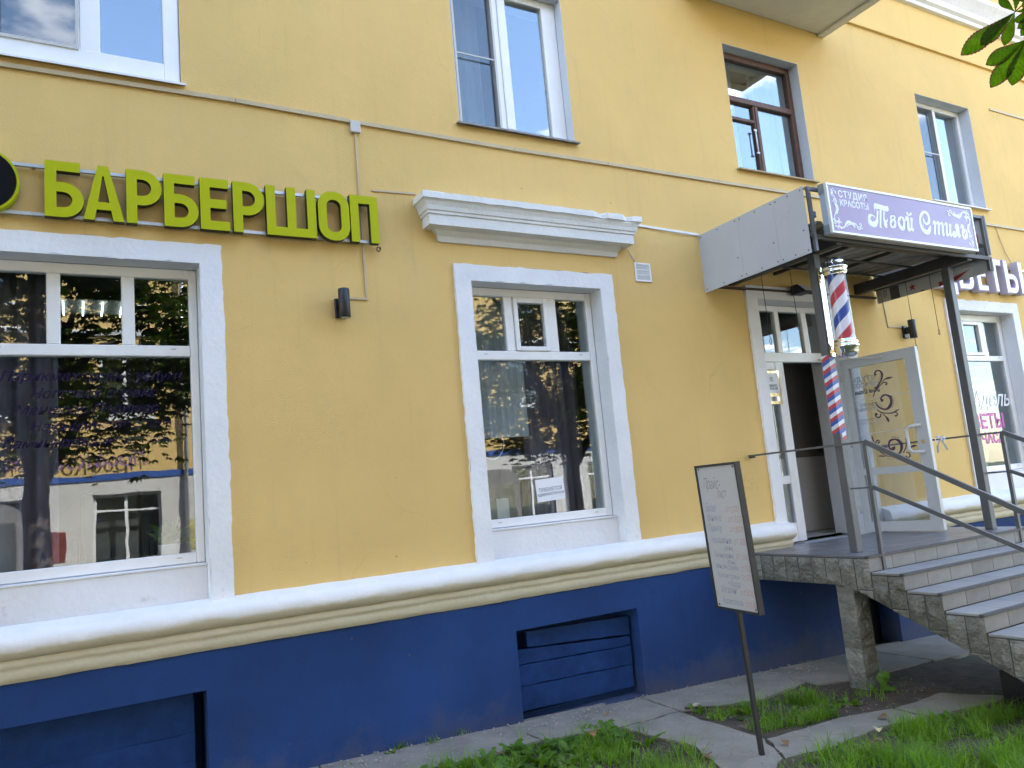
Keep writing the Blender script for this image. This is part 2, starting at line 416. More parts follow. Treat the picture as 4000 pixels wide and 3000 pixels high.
M['pink'] = mat('pink_vinyl', (0.60, 0.11, 0.40), 0.5)
M['mauve_side'] = mat('mauve_letter_side', (0.46, 0.43, 0.52), 0.4)
M['mauve_edge'] = mat('mauve_letter_edge', (0.27, 0.16, 0.30), 0.4)
M['curtain'] = mat('mauve_curtain', (0.20, 0.17, 0.22), 0.9, var=0.15, vscale=3)
M['sheer'] = mat('white_sheer_curtain', (0.60, 0.62, 0.66), 0.9, var=0.1, vscale=4)
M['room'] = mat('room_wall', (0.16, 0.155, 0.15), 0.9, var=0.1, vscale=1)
M['inner_white'] = mat('inner_door_white', (0.62, 0.62, 0.64), 0.5)
M['beigewall'] = mat('shop_beige', (0.62, 0.62, 0.45), 0.9)
M['asphalt'] = mat('asphalt', (0.055, 0.055, 0.058), 0.9, var=0.25, vscale=30, bump=0.4, bscale=120)
M['paving'] = mat('grey_paving', (0.27, 0.26, 0.25), 0.85, var=0.15, vscale=3)
M['bark'] = mat('chestnut_bark', (0.085, 0.065, 0.05), 0.95, var=0.35, vscale=10, bump=1.0, bscale=18)
M['roofred'] = mat('roof_metal', (0.20, 0.09, 0.06), 0.6)
M['lawn'] = mat('lawn_soil', (0.055, 0.075, 0.028), 0.95, col2=(0.05,0.045,0.03), vscale=2.5, bump=0.9, bscale=20)

for k_, am_ in (('tile_rock', 0.28), ('tile_riser', 0.14), ('tile_tread', 0.10), ('tile_floor', 0.10), ('bluewood', 0.12)): vary(M[k_], am_)
M['mesh'] = net_mat()

def leaf_mat(name, c1, c2, trans=0.45, edge=False):
    m = bpy.data.materials.new(name); m.use_nodes = True
    nt = m.node_tree; N, L = nt.nodes, nt.links; b = N['Principled BSDF']; out = N['Material Output']
    t = N.new('ShaderNodeTexCoord')
    n = N.new('ShaderNodeTexNoise'); n.inputs['Scale'].default_value = 7 if not edge else 22; n.inputs['Detail'].default_value = 6
    L.new(t.outputs['Object'], n.inputs['Vector'])
    r = N.new('ShaderNodeValToRGB'); r.color_ramp.elements[0].position = 0.32; r.color_ramp.elements[1].position = 0.68
    r.color_ramp.elements[0].color = (*c1, 1); r.color_ramp.elements[1].color = (*c2, 1)
    L.new(n.outputs['Fac'], r.inputs[0]); cur = r.outputs['Color']
    if edge:
        at = N.new('ShaderNodeAttribute'); at.attribute_name = 'rim'
        ad = N.new('ShaderNodeMath'); ad.operation = 'MULTIPLY_ADD'; ad.inputs[1].default_value = 0.55
        L.new(n.outputs['Fac'], ad.inputs[0]); L.new(at.outputs['Fac'], ad.inputs[2])
        r4 = N.new('ShaderNodeValToRGB'); r4.color_ramp.elements[0].position = 1.0; r4.color_ramp.elements[1].position = 1.13
        ad2 = N.new('ShaderNodeMath'); ad2.operation = 'MULTIPLY'; ad2.inputs[1].default_value = 1.0
        L.new(ad.outputs[0], ad2.inputs[0])
        r4.color_ramp.elements[0].position = 0.78; r4.color_ramp.elements[1].position = 0.92
        L.new(ad2.outputs[0], r4.inputs[0])
        mx_ = N.new('ShaderNodeMixRGB'); mx_.inputs['Color2'].default_value = (0.10, 0.045, 0.03, 1)
        L.new(r4.outputs['Color'], mx_.inputs['Fac']); L.new(cur, mx_.inputs['Color1']); cur = mx_.outputs[0]
        bpn = N.new('ShaderNodeAttribute'); bpn.attribute_name = 'vein'
        mv = N.new('ShaderNodeMixRGB'); mv.blend_type = 'MULTIPLY'; mv.inputs['Fac'].default_value = 0.55
        rv = N.new('ShaderNodeValToRGB'); rv.color_ramp.elements[0].color = (0.45,0.5,0.4,1); rv.color_ramp.elements[1].color = (1.25,1.2,1.0,1)
        L.new(bpn.outputs['Fac'], rv.inputs[0]); L.new(cur, mv.inputs['Color1']); L.new(rv.outputs['Color'], mv.inputs['Color2']); cur = mv.outputs[0]
        bp = N.new('ShaderNodeBump'); bp.inputs['Strength'].default_value = 0.6; bp.inputs['Distance'].default_value = 0.002
        L.new(bpn.outputs['Fac'], bp.inputs['Height']); L.new(bp.outputs[0], b.inputs['Normal'])
    L.new(cur, b.inputs['Base Color']); b.inputs['Roughness'].default_value = 0.5
    b.inputs['Specular IOR Level'].default_value = 0.3
    tr = N.new('ShaderNodeBsdfTranslucent')
    h = N.new('ShaderNodeHueSaturation'); h.inputs['Saturation'].default_value = 1.15; h.inputs['Value'].default_value = 1.7
    L.new(cur, h.inputs['Color']); L.new(h.outputs[0], tr.inputs['Color'])
    mx2 = N.new('ShaderNodeMixShader'); mx2.inputs[0].default_value = trans
    L.new(b.outputs[0], mx2.inputs[1]); L.new(tr.outputs[0], mx2.inputs[2]); L.new(mx2.outputs[0], out.inputs[0])
    return m
M['leaf_near'] = leaf_mat('chestnut_leaf', (0.04, 0.085, 0.010), (0.10, 0.185, 0.018), 0.55, True)
M['leaf_far'] = leaf_mat('chestnut_foliage', (0.018, 0.038, 0.008), (0.06, 0.085, 0.015), 0.35)
M['grass'] = leaf_mat('grass_blades', (0.10, 0.20, 0.02), (0.22, 0.39, 0.045), 0.45)
M['weed'] = leaf_mat('weed_leaves', (0.075, 0.16, 0.022), (0.15, 0.27, 0.045), 0.4)
M['dry'] = mat('dry_leaf', (0.30, 0.16, 0.07), 0.8, col2=(0.16, 0.07, 0.035), vscale=20)
M['drypale'] = mat('pale_dry_leaf', (0.50, 0.42, 0.24), 0.8, var=0.2, vscale=30)

# ------------------------------------------------------------------ helpers: lettering
def text_polys(body, size=1.0, offset=0.0, shear=0.0, spacing=1.0, align='LEFT'):
    cu = bpy.data.curves.new('tmp_text', 'FONT'); cu.body = body; cu.size = size
    cu.offset = offset; cu.shear = shear; cu.space_character = spacing; cu.align_x = align
    cu.resolution_u = 3
    o = bpy.data.objects.new('tmp_text', cu); COL.objects.link(o)
    dg = bpy.context.evaluated_depsgraph_get()
    me = bpy.data.meshes.new_from_object(o.evaluated_get(dg), depsgraph=dg)
    vs = [(v.co.x, v.co.y) for v in me.vertices]; fs = [tuple(p.vertices) for p in me.polygons]
    bpy.data.objects.remove(o); bpy.data.curves.remove(cu); bpy.data.meshes.remove(me)
    return vs, fs

def lay(mb, vs, fs, org, ax, ay, nrm, lift=0.0, mi=0):
    org, ax, ay, nrm = Vector(org), Vector(ax), Vector(ay), Vector(nrm)
    pts = [org + ax*v[0] + ay*v[1] + nrm*(lift+(v[2] if len(v) > 2 else 0.0)) for v in vs]
    out = []
    for f in fs:
        a, b, c = pts[f[0]], pts[f[1]], pts[f[2]]
        out.append(f if (b-a).cross(c-a).dot(nrm) > 0 else f[::-1])
    mb.add(pts, out, mi)

def strokes_polys(strokes, k=0.001, sub=4):
    """variable-width strokes -> flat quads in 2D"""
    vs, fs = [], []
    for si, st in enumerate(strokes):
        pts = []
        n = len(st)
        for i in range(n-1):
            p0 = st[max(i-1,0)]; p1 = st[i]; p2 = st[i+1]; p3 = st[min(i+2,n-1)]
            for j in range(sub):
                t = j/sub
                q = []
                for c in range(3):
                    a0, a1, a2, a3 = p0[c], p1[c], p2[c], p3[c]
                    q.append(0.5*((2*a1)+(-a0+a2)*t+(2*a0-5*a1+4*a2-a3)*t*t+(-a0+3*a1-3*a2+a3)*t*t*t))
                pts.append(q)
        pts.append(list(st[-1])); b = len(vs); m = len(pts)
        for i, p in enumerate(pts):
            a = pts[max(i-1,0)]; c = pts[min(i+1,m-1)]
            dx, dy = c[0]-a[0], c[1]-a[1]; l = math.hypot(dx, dy) or 1
            w = max(p[2], 1)/2
            lf = (si % 9)*0.00022+i/m*0.0001
            vs.append(((p[0]-dy/l*w)*k, (p[1]+dx/l*w)*k, lf)); vs.append(((p[0]+dy/l*w)*k, (p[1]-dx/l*w)*k, lf))
        fs += [(b+2*i, b+2*i+1, b+2*i+3, b+2*i+2) for i in range(m-1)]
    return vs, fs

def arc(cx, cy, rx, ry, a0, a1, n=12):
    return [(cx+rx*math.cos(R_(a0+(a1-a0)*i/n)), cy+ry*math.sin(R_(a0+(a1-a0)*i/n))) for i in range(n+1)]

def rrect_arc(pts): return pts

def glyph_mesh(name, loops, y0, y1, mats):
    """outer loop + holes in x,z -> solid with front face (slot 0) at y0 and sides (slot 1) to y1"""
    cu = bpy.data.curves.new('tmp_glyph', 'CURVE'); cu.dimensions = '2D'; cu.fill_mode = 'FRONT'
    for lp in loops:
        sp = cu.splines.new('POLY'); sp.points.add(len(lp)-1)
        for p, (x, z) in zip(sp.points, lp): p.co = (x, z, 0, 1)
        sp.use_cyclic_u = True
    cu.fill_mode = 'BOTH'; cu.extrude = abs(y1-y0)/2
    o = bpy.data.objects.new('tmp_glyph', cu); COL.objects.link(o)
    dg = bpy.context.evaluated_depsgraph_get()
    me = bpy.data.meshes.new_from_object(o.evaluated_get(dg), depsgraph=dg)
    bpy.data.objects.remove(o); bpy.data.curves.remove(cu)
    ym = (y0+y1)/2
    for v in me.vertices:
        x, z, d = v.co; v.co = (x, ym-d, z)
    me.materials.clear()
    for mt in mats: me.materials.append(mt)
    for p in me.polygons:
        p.use_smooth = False
        ys = [me.vertices[i].co.y for i in p.vertices]
        p.material_index = 0 if max(ys) < y0+1e-4 else 1
    bm = bmesh.new(); bm.from_mesh(me); bmesh.ops.remove_doubles(bm, verts=bm.verts, dist=1e-5)
    bmesh.ops.recalc_face_normals(bm, faces=bm.faces); bm.to_mesh(me); bm.free()
    me.name = name
    return me

def jitter_line(p, q, step=0.05, amp=0.003):
    """points from p (inclusive) to q (exclusive) with small sideways unevenness"""
    p, q = Vector(p), Vector(q); n = max(1, int((q-p).length/step)); d = (q-p).normalized()
    s = Vector((-d.y, d.x)); out = []
    for i in range(n):
        c = p + (q-p)*(i/n)
        if i: c += s*random.gauss(0, amp)
        out.append((c.x, c.y))
    return out
# ================================================================== THE SETTING
g = MB()
xs = [-120,-60,-30,-14,-6,-2] + [x*0.5 for x in range(-3, 30)] + [16,20,26,40,70,140]
ys = [60,20,6,0.5] + [-0.2*i for i in range(1, 26)] + [-6,-7.5,-9,-11,-14,-18,-26,-50,-120]
ys = sorted(set(ys), reverse=True)
def soil_z(x, y):
    near = 1.0 if (-1 < x < 14 and -6 < y < 0.4) else 0.0
    return ground_z(x) - 0.02 + near*0.03*noise.noise(Vector((x*1.7, y*1.7, 0.3)))
gv = [(x, y, soil_z(x, y)) for y in ys for x in xs]; nx = len(xs)
g.add(gv, [(j*nx+i, (j+1)*nx+i, (j+1)*nx+i+1, j*nx+i+1) for j in range(len(ys)-1) for i in range(nx-1)], 0, True)
go = g.build('ground', M['lawn']); tag(go, kind='structure')
soil = MB()
sx = [2.0+0.15*i for i in range(38)]; sy = [0.02-0.15*i for i in range(24)]
soil.add([(x, y, ground_z(x)-0.010+0.014*noise.noise(Vector((x*5, y*5, 1)))) for y in sy for x in sx],
         [(j*38+i, (j+1)*38+i, (j+1)*38+i+1, j*38+i+1) for j in range(23) for i in range(37)], 0, True)
tag(soil.build('bare_soil', M['soil']), kind='structure')
rd = MB(); rd.slab([(-120,-10.6),(140,-10.6),(140,-14.4),(-120,-14.4)], -0.4, 0.06); tag(rd.build('road', M['asphalt']), kind='structure')
pv = MB(); pv.slab([(-120,-14.55),(140,-14.55),(140,-18.2),(-120,-18.2)], -0.4, 0.17); tag(pv.build('pavement', M['paving']), kind='structure')
kb = MB(); kb.box(-120,140,-14.55,-14.4,-0.4,0.18); kb.box(-120,140,-10.6,-10.45,-0.4,0.16); tag(kb.build('kerb', M['paving'], bevel=0.01), kind='structure')

# concrete apron slabs along the wall, each a piece
ap = bpy.data.objects.new('concrete_apron', None); COL.objects.link(ap); tag(ap, kind='structure')
def slab_piece(poly, top, thick=0.08):
    pp = []
    for i in range(len(poly)):
        pp += jitter_line(poly[i], poly[(i+1) % len(poly)], 0.09, 0.008)
    m = MB(); m.slab(pp, lambda x, y: soil_z(x, y)-thick, lambda x, y: ground_z(x)+top+0.004*noise.noise(Vector((x*6, y*6, 2))))
    return m.build('slab', M['concrete'], ap)
slab_piece([(-2.4,0.02),(1.45,0.02),(1.42,-0.60),(-2.4,-0.62)], 0.001)
slab_piece([(1.465,0.02),(2.95,0.02),(2.97,-0.56),(2.3,-0.62),(1.44,-0.58)], 0.004)
slab_piece([(2.965,0.02),(4.28,0.02),(4.25,-0.60),(3.65,-0.66),(2.985,-0.57)], 0.002)
slab_piece([(4.30,0.02),(5.75,0.02),(5.72,-0.62),(5.0,-0.78),(4.27,-0.63)], 0.004)
slab_piece([(5.77,0.02),(7.3,0.02),(7.3,-0.8),(6.3,-0.86),(5.74,-0.74)], 0.002)
slab_piece([(7.32,0.02),(9.8,0.02),(9.8,-0.9),(7.32,-0.82)], 0.003)
slab_piece([(3.62,-0.69),(4.22,-0.64),(4.2,-1.56),(3.98,-1.92),(3.55,-2.15),(3.42,-2.1),(3.72,-1.4)], 0.005)
slab_piece([(4.0,-1.93),(4.215,-1.57),(5.1,-1.56),(5.5,-1.64),(5.48,-1.93),(5.0,-1.88),(4.4,-1.97)], 0.005)
slab_piece([(5.53,-1.65),(6.2,-1.60),(6.5,-2.05),(6.1,-2.0),(5.51,-1.94)], 0.006)

# ================================================================== THE HOUSE
house = thing('apartment_building', (5, 0, 0), 'yellow plastered apartment house with blue plinth and white mouldings, filling the view', 'building')
HX0, HX1, HT = -16.0, 16.5, 11.6
OPEN_LOW = {'w1': (-0.60, 0.787, 1.28, 3.68), 'w2': (2.977, 4.358, 1.28, 3.68), 'door': (6.438, 7.82, 1.0, 3.68), 'w3': (10.05, 11.46, 1.28, 3.70)}
OPEN_UP = {'u1': (-0.62, 0.70, 5.07, 6.70), 'u2': (3.01, 4.256, 5.155, 6.68), 'u3': (6.462, 7.713, 5.19, 6.70), 'u4': (10.055, 11.338, 5.225, 6.76)}
WT = 0.42
def sheet(mb, x0, x1, z0, z1, y, ops, mi=0, flip=False):
    xb = sorted(set([x0, x1] + [v for o in ops for v in o[:2] if x0 < v < x1]))
    zb = sorted(set([z0, z1] + [v for o in ops for v in o[2:] if z0 < v < z1]))
    for i in range(len(xb)-1):
        for j in range(len(zb)-1):
            cx, cz = (xb[i]+xb[i+1])/2, (zb[j]+zb[j+1])/2
            if any(o[0] < cx < o[1] and o[2] < cz < o[3] for o in ops): continue
            q = [(xb[i], y, zb[j]), (xb[i+1], y, zb[j]), (xb[i+1], y, zb[j+1]), (xb[i], y, zb[j+1])]
            mb.add(q, [(0,1,2,3) if not flip else (3,2,1,0)], mi)
w = MB()
ops = list(OPEN_LOW.values()) + list(OPEN_UP.values())
sheet(w, HX0, HX1, 0.9, HT, 0.0, ops, 0)
sheet(w, HX0, HX1, 0.9, HT, WT, ops, 2, True)
for k, (a, b, c, d) in list(OPEN_LOW.items()) + list(OPEN_UP.items()):
    mi = 1
    w.add([(a,0,c),(a,WT,c),(a,WT,d),(a,0,d)], [(0,1,2,3)], mi)
    w.add([(b,0,c),(b,0,d),(b,WT,d),(b,WT,c)], [(0,1,2,3)], mi)
    w.add([(a,0,d),(a,WT,d),(b,WT,d),(b,0,d)], [(0,1,2,3)], mi)
    w.add([(a,0,c),(b,0,c),(b,WT,c),(a,WT,c)], [(0,1,2,3)], mi)
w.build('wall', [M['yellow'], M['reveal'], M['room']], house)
bd = MB()
bd.add([(HX0,0,-1),(HX0,11,-1),(HX0,11,HT),(HX0,0,HT)], [(3,2,1,0)])
bd.add([(HX1,0,-1),(HX1,11,-1),(HX1,11,HT),(HX1,0,HT)], [(0,1,2,3)])
bd.add([(HX0,11,-1),(HX1,11,-1),(HX1,11,HT),(HX0,11,HT)], [(3,2,1,0)])
bd.build('end_and_rear_wall', M['yellow'], house)
rf = MB(); rf.box(HX0-0.4, HX1+0.4, -0.45, 11.5, HT, HT+0.18)
rf.add([(HX0-0.4,-0.45,HT+0.18),(HX1+0.4,-0.45,HT+0.18),(HX1+0.4,5.5,HT+1.6),(HX0-0.4,5.5,HT+1.6)], [(0,1,2,3)])
rf.add([(HX0-0.4,11.5,HT+0.18),(HX1+0.4,11.5,HT+0.18),(HX1+0.4,5.5,HT+1.6),(HX0-0.4,5.5,HT+1.6)], [(3,2,1,0)])
rf.build('roof', M['roofred'], house)

# rooms behind the windows
rm = MB()
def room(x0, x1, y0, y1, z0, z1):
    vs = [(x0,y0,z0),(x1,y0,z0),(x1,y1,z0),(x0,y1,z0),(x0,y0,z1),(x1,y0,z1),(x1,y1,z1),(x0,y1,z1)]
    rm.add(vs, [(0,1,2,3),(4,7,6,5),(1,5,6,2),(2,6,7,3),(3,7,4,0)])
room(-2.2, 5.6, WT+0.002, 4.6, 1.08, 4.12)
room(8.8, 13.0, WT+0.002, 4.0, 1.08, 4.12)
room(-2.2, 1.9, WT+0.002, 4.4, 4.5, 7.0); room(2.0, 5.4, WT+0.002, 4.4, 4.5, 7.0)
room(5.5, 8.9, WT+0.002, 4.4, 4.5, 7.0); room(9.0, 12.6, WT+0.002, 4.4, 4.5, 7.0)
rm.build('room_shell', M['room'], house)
rm = MB(); room(5.7, 8.7, WT+0.002, 3.2, 1.03, 4.12); rm.build('hallway_shell', mat('hallway_wall', (0.5,0.49,0.47), 0.9), house)

# blue plinth with cellar openings
HATCH = [(-0.95, 0.738, -0.02, 0.713), (3.112, 4.362, -0.03, 0.713), (7.45, 7.97, -0.30, 0.58)]
PY = -0.045
pl = MB()
sheet(pl, HX0, HX1, -0.6, 0.972, PY, HATCH, 0)
for (a, b, c, d) in HATCH:
    pl.add([(a,PY,c),(a,0.3,c),(a,0.3,d),(a,PY,d)], [(0,1,2,3)]); pl.add([(b,PY,c),(b,PY,d),(b,0.3,d),(b,0.3,c)], [(0,1,2,3)])
    pl.add([(a,PY,d),(a,0.3,d),(b,0.3,d),(b,PY,d)], [(0,1,2,3)]); pl.add([(a,PY,c),(b,PY,c),(b,0.3,c),(a,0.3,c)], [(0,1,2,3)])
    pl.add([(a,0.3,c),(b,0.3,c),(b,0.3,d),(a,0.3,d)], [(0,1,2,3)])
pl.build('plinth', M['blue'], house)
def plank(par, x0, x1, zl0, zl1, zr0, zr1, y):
    m = MB(); n = 9; top = []; bot = []
    for i in range(n+1):
        t = i/n; x = x0+(x1-x0)*t
        bot.append((x, zl0+(zr0-zl0)*t+random.gauss(0, 0.0025))); top.append((x, zl1+(zr1-zl1)*t+random.gauss(0, 0.0025)))
    m.prism(bot + top[::-1], y, y+0.03)
    return m.build('plank', M['bluewood'], par, bevel=0.004)
hp = MB(); hp.box(3.12, 4.355, 0.12, 0.17, -0.03, 0.02)
h2 = hp.build('cellar_hatch', M['bluewood'], house)
plank(h2, 3.262, 4.335, 0.545, 0.672, 0.475, 0.640, 0.058)
plank(h2, 3.150, 4.335, 0.415, 0.537, 0.388, 0.462, 0.068)
plank(h2, 3.145, 4.332, 0.250, 0.408, 0.222, 0.381, 0.062)
plank(h2, 3.140, 4.330, 0.046, 0.243, 0.026, 0.215, 0.066)
hp = MB(); hp.box(-0.94, 0.73, 0.12, 0.17, -0.02, 0.03)
h1 = hp.build('cellar_hatch', M['bluewood'], house)
plank(h1, -0.94, 0.668, 0.420, 0.700, 0.440, 0.700, 0.060)
plank(h1, -0.94, 0.668, 0.236, 0.4185, 0.262, 0.4385, 0.0605)
plank(h1, -0.94, 0.668, 0.080, 0.2345, 0.098, 0.2605, 0.0595)
plank(h1, -0.94, 0.668, -0.02, 0.0785, -0.02, 0.0965, 0.060)
hp = MB(); hp.box(7.46, 7.96, 0.2, 0.24, -0.3, 0.57); hp.build('niche_dark_sheet', M['black'], house)  # black sheet stands in for the darkness inside the open niche

# white roll moulding over the plinth
def moulding_mat():
    m = mat('roll_moulding_paint', (0.75,0.75,0.76), 0.8, var=0.06, vscale=3, bump=0.55, bscale=22)
    nt = m.node_tree; N, L = nt.nodes, nt.links; b = N['Principled BSDF']
    src = b.inputs['Base Color'].links[0].from_socket
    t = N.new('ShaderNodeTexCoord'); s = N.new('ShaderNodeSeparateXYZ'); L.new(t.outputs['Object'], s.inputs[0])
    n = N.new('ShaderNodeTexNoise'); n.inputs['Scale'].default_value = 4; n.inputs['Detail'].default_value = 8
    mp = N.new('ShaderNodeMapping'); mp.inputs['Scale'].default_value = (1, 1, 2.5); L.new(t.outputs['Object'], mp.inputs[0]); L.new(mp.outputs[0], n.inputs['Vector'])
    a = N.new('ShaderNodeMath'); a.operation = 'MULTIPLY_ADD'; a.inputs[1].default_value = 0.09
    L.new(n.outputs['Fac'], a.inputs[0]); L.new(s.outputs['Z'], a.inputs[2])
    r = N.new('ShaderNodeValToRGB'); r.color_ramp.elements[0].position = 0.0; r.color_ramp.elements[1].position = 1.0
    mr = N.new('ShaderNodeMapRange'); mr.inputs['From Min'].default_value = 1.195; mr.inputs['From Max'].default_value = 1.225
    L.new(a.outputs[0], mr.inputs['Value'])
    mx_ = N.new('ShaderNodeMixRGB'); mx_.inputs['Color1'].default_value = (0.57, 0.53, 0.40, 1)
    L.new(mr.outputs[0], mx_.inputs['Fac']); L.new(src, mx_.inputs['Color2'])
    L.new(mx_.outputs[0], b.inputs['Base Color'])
    return m
M['moulding'] = moulding_mat()
prof = [(0.0,1.300),(0.022,1.290),(0.045,1.280)] + [(0.045+0.092*math.cos(R_(a)), 1.188+0.088*math.sin(R_(a))) for a in range(80, -91, -17)] + \
       [(0.072,1.098),(0.072,1.060),(0.062,1.052),(0.056,1.036),(0.058,1.026),(0.058,0.966),(0.0,0.966)]
def roll_moulding(x0, x1, endL, endR):
    m = MB(); path = []
    n = int((x1-x0)/0.05); base = []
    for i in range(n+1):
        x = x0+(x1-x0)*i/n
        base.append([(x, -(o+(0.009*noise.noise(Vector((x*3.3, o*20, z*7)))+0.004*noise.noise(Vector((x*11, o*40, z*20))))*(1 if o > 0.02 else 0)), z+0.005*noise.noise(Vector((x*4, z*11, 3)))+0.003*noise.noise(Vector((x*14, z*9, 7)))) for o, z in prof])
    k = len(prof); vs = [p for r in base for p in r]
    m.add(vs, [(i*k+j, i*k+j+1, (i+1)*k+j+1, (i+1)*k+j) for i in range(n) for j in range(k-1)], 0, True)
    if endR: m.add(base[-1], [tuple(range(k))], 0)
    if endL: m.add(base[0], [tuple(range(k))[::-1]], 0)
    return m.build('roll_moulding', M['moulding'], house)
roll_moulding(HX0, 6.43, False, True)
roll_moulding(7.99, HX1, True, False)

# belt course, upper cornice, balcony slab
bt = MB(); bt.sweep([(0,7.50),(0.035,7.505),(0.035,7.545),(0,7.56)], [(8.32,0,0,-1),(HX1,0,0,-1)]); bt.build('belt_course', M['yellow'], house)
co = MB(); co.sweep([(0,8.13),(0.05,8.14),(0.06,8.19),(0.10,8.22),(0.10,8.30),(0.16,8.38),(0.21,8.44),(0.22,8.50),(0,8.52)], [(9.2,0,0,-1),(HX1,0,0,-1)]); co.build('cornice', M['white'], house)
bl = MB(); bl.box(5.89, 8.29, -1.05, -0.001, 7.20, 7.36)
bl.box(5.89, 8.29, -1.05, -0.93, 7.165, 7.199); bl.box(5.89, 6.0, -0.929, -0.001, 7.165, 7.199); bl.box(8.18, 8.29, -0.929, -0.001, 7.165, 7.199)
bal = bl.build('balcony', M['whitestone'], house, bevel=0.008)
br = MB()
for i in range(13): br.box(5.94+i*0.19, 5.965+i*0.19, -1.02, -0.995, 7.36, 8.3)
br.box(5.92, 8.26, -1.03, -0.985, 8.3, 8.34)
br.build('balcony_railing', M['post'], bal)

# moulded hood over the middle shop window
hprof = [(0.0,4.005),(0.022,4.008),(0.030,4.030),(0.032,4.055),(0.050,4.075),(0.062,4.10),(0.150,4.108),(0.152,4.195),(0.164,4.200),(0.166,4.222),(0.176,4.228),(0.184,4.262),(0.200,4.295),(0.212,4.310),(0.222,4.312),(0.222,4.366),(0.205,4.372),(0.0,4.376)]
def hood(xa, xb):
    m = MB(); k = len(hprof); rows = []
    rows.append([(xa-o, 0.0, z) for o, z in hprof])
    n = 40
    for i in range(n+1):
        t = i/n; row = []
        for j, (o, z) in enumerate(hprof):
            x = xa-o + (xb-xa+2*o)*t
            zz = z+0.003*noise.noise(Vector((x*5, j, 0))); oo = o
            if j >= 13 and 0 < i < n:
                c = max(0, noise.noise(Vector((x*7, 4.2, 1.0)))-0.02)
                if t > 0.72: oo -= 0.06*c*(j in (13, 14, 15, 16)); zz -= 0.05*c*(j in (15, 16)) 
                zz += random.gauss(0, 0.0015)
            row.append((x, -oo, zz))
        rows.append(row)
    rows.append([(xb+o, 0.0, z) for o, z in hprof])
    vs = [p for r in rows for p in r]
    m.add(vs, [(i*k+j, (i+1)*k+j, (i+1)*k+j+1, i*k+j+1) for i in range(len(rows)-1) for j in range(k-1)], 0, False)
    return m.build('window_hood', M['whitestone'], house)
hood(2.725, 4.575)

# ------------------------------------------------------------------ windows
def frame_ring(mb, x0, x1, z0, z1, wl, wr, wt, wb, y0, y1):
    mb.box(x0, x0+wl, y0, y1, z0, z1); mb.box(x1-wr, x1, y0, y1, z0, z1)
    mb.box(x0+wl, x1-wr, y0, y1, z1-wt, z1); mb.box(x0+wl, x1-wr, y0, y1, z0, z0+wb)

def pane(par, x0, x1, z0, z1, y, m='glass'):
    p = MB(); p.box(x0-0.006, x1+0.006, y, y+0.004, z0-0.006, z1+0.006)
    return p.build('pane', M[m], par)

def surround(par, x0, x1, z0, z1, ox0, ox1, oz0, oz1, bottom=False):
    """flat painted band round the opening, edges a little uneven"""
    s = MB(); y0 = -0.028
    outer = jitter_line((x0, z0), (x0, z1)) + jitter_line((x0, z1), (x1, z1)) + jitter_line((x1, z1), (x1, z0)) + [(x1, z0)]
    inner = [(ox1, oz0)] + jitter_line((ox1, oz0), (ox1, oz1))[1:] + jitter_line((ox1, oz1), (ox0, oz1)) + jitter_line((ox0, oz1), (ox0, oz0)) + [(ox0, oz0)]
    poly = outer + inner
    # split into three convex-ish strips to keep faces clean
    def strip(a, b):
        n = min(len(a), len(b))
        for i in range(n-1):
            ia, ib = int(i*(len(a)-1)/(n-1)), int(i*(len(b)-1)/(n-1))
            ja, jb = int((i+1)*(len(a)-1)/(n-1)), int((i+1)*(len(b)-1)/(n-1))
            q = [a[ia], a[ja], b[jb], b[ib]]
            s.add([(x, y0, z) for x, z in q], [(3,2,1,0)])
    L_o = jitter_line((x0, z0), (x0, z1), 0.05, 0.003)+[(x0, z1)]; L_i = jitter_line((ox0, oz0), (ox0, oz1), 0.05, 0.0025)+[(ox0, oz1)]
    T_o = jitter_line((x0, z1), (x1, z1), 0.05, 0.0035)+[(x1, z1)]; T_i = jitter_line((ox0, oz1), (ox1, oz1), 0.05, 0.0035)+[(ox1, oz1)]
    R_o = jitter_line((x1, z1), (x1, z0), 0.05, 0.003)+[(x1, z0)]; R_i = jitter_line((ox1, oz1), (ox1, oz0), 0.05, 0.0025)+[(ox1, oz0)]
    for a, b in ((L_o, L_i), (T_o, T_i), (R_o, R_i)):
        strip(a, b)
        for ln, fl in ((a, False), (b, True)):
            for p, q in zip(ln[:-1], ln[1:]):
                f = [(p[0], y0, p[1]), (q[0], y0, q[1]), (q[0], 0.012, q[1]), (p[0], 0.012, p[1])]
                s.add(f, [(0,1,2,3) if fl else (3,2,1,0)])
    return s.build('surround', M['white'], par)

def reveal_lining(par, ox0, ox1, oz0, oz1, y1, m='white', y0=-0.027):
    s = MB(); t = 0.004
    s.box(ox0-0.001, ox0+t, y0, y1, oz0, oz1); s.box(ox1-t, ox1+0.001, y0, y1, oz0, oz1); s.box(ox0+t, ox1-t, y0, y1, oz1-t, oz1+0.001)
    return s.build('reveal', M[m], par)

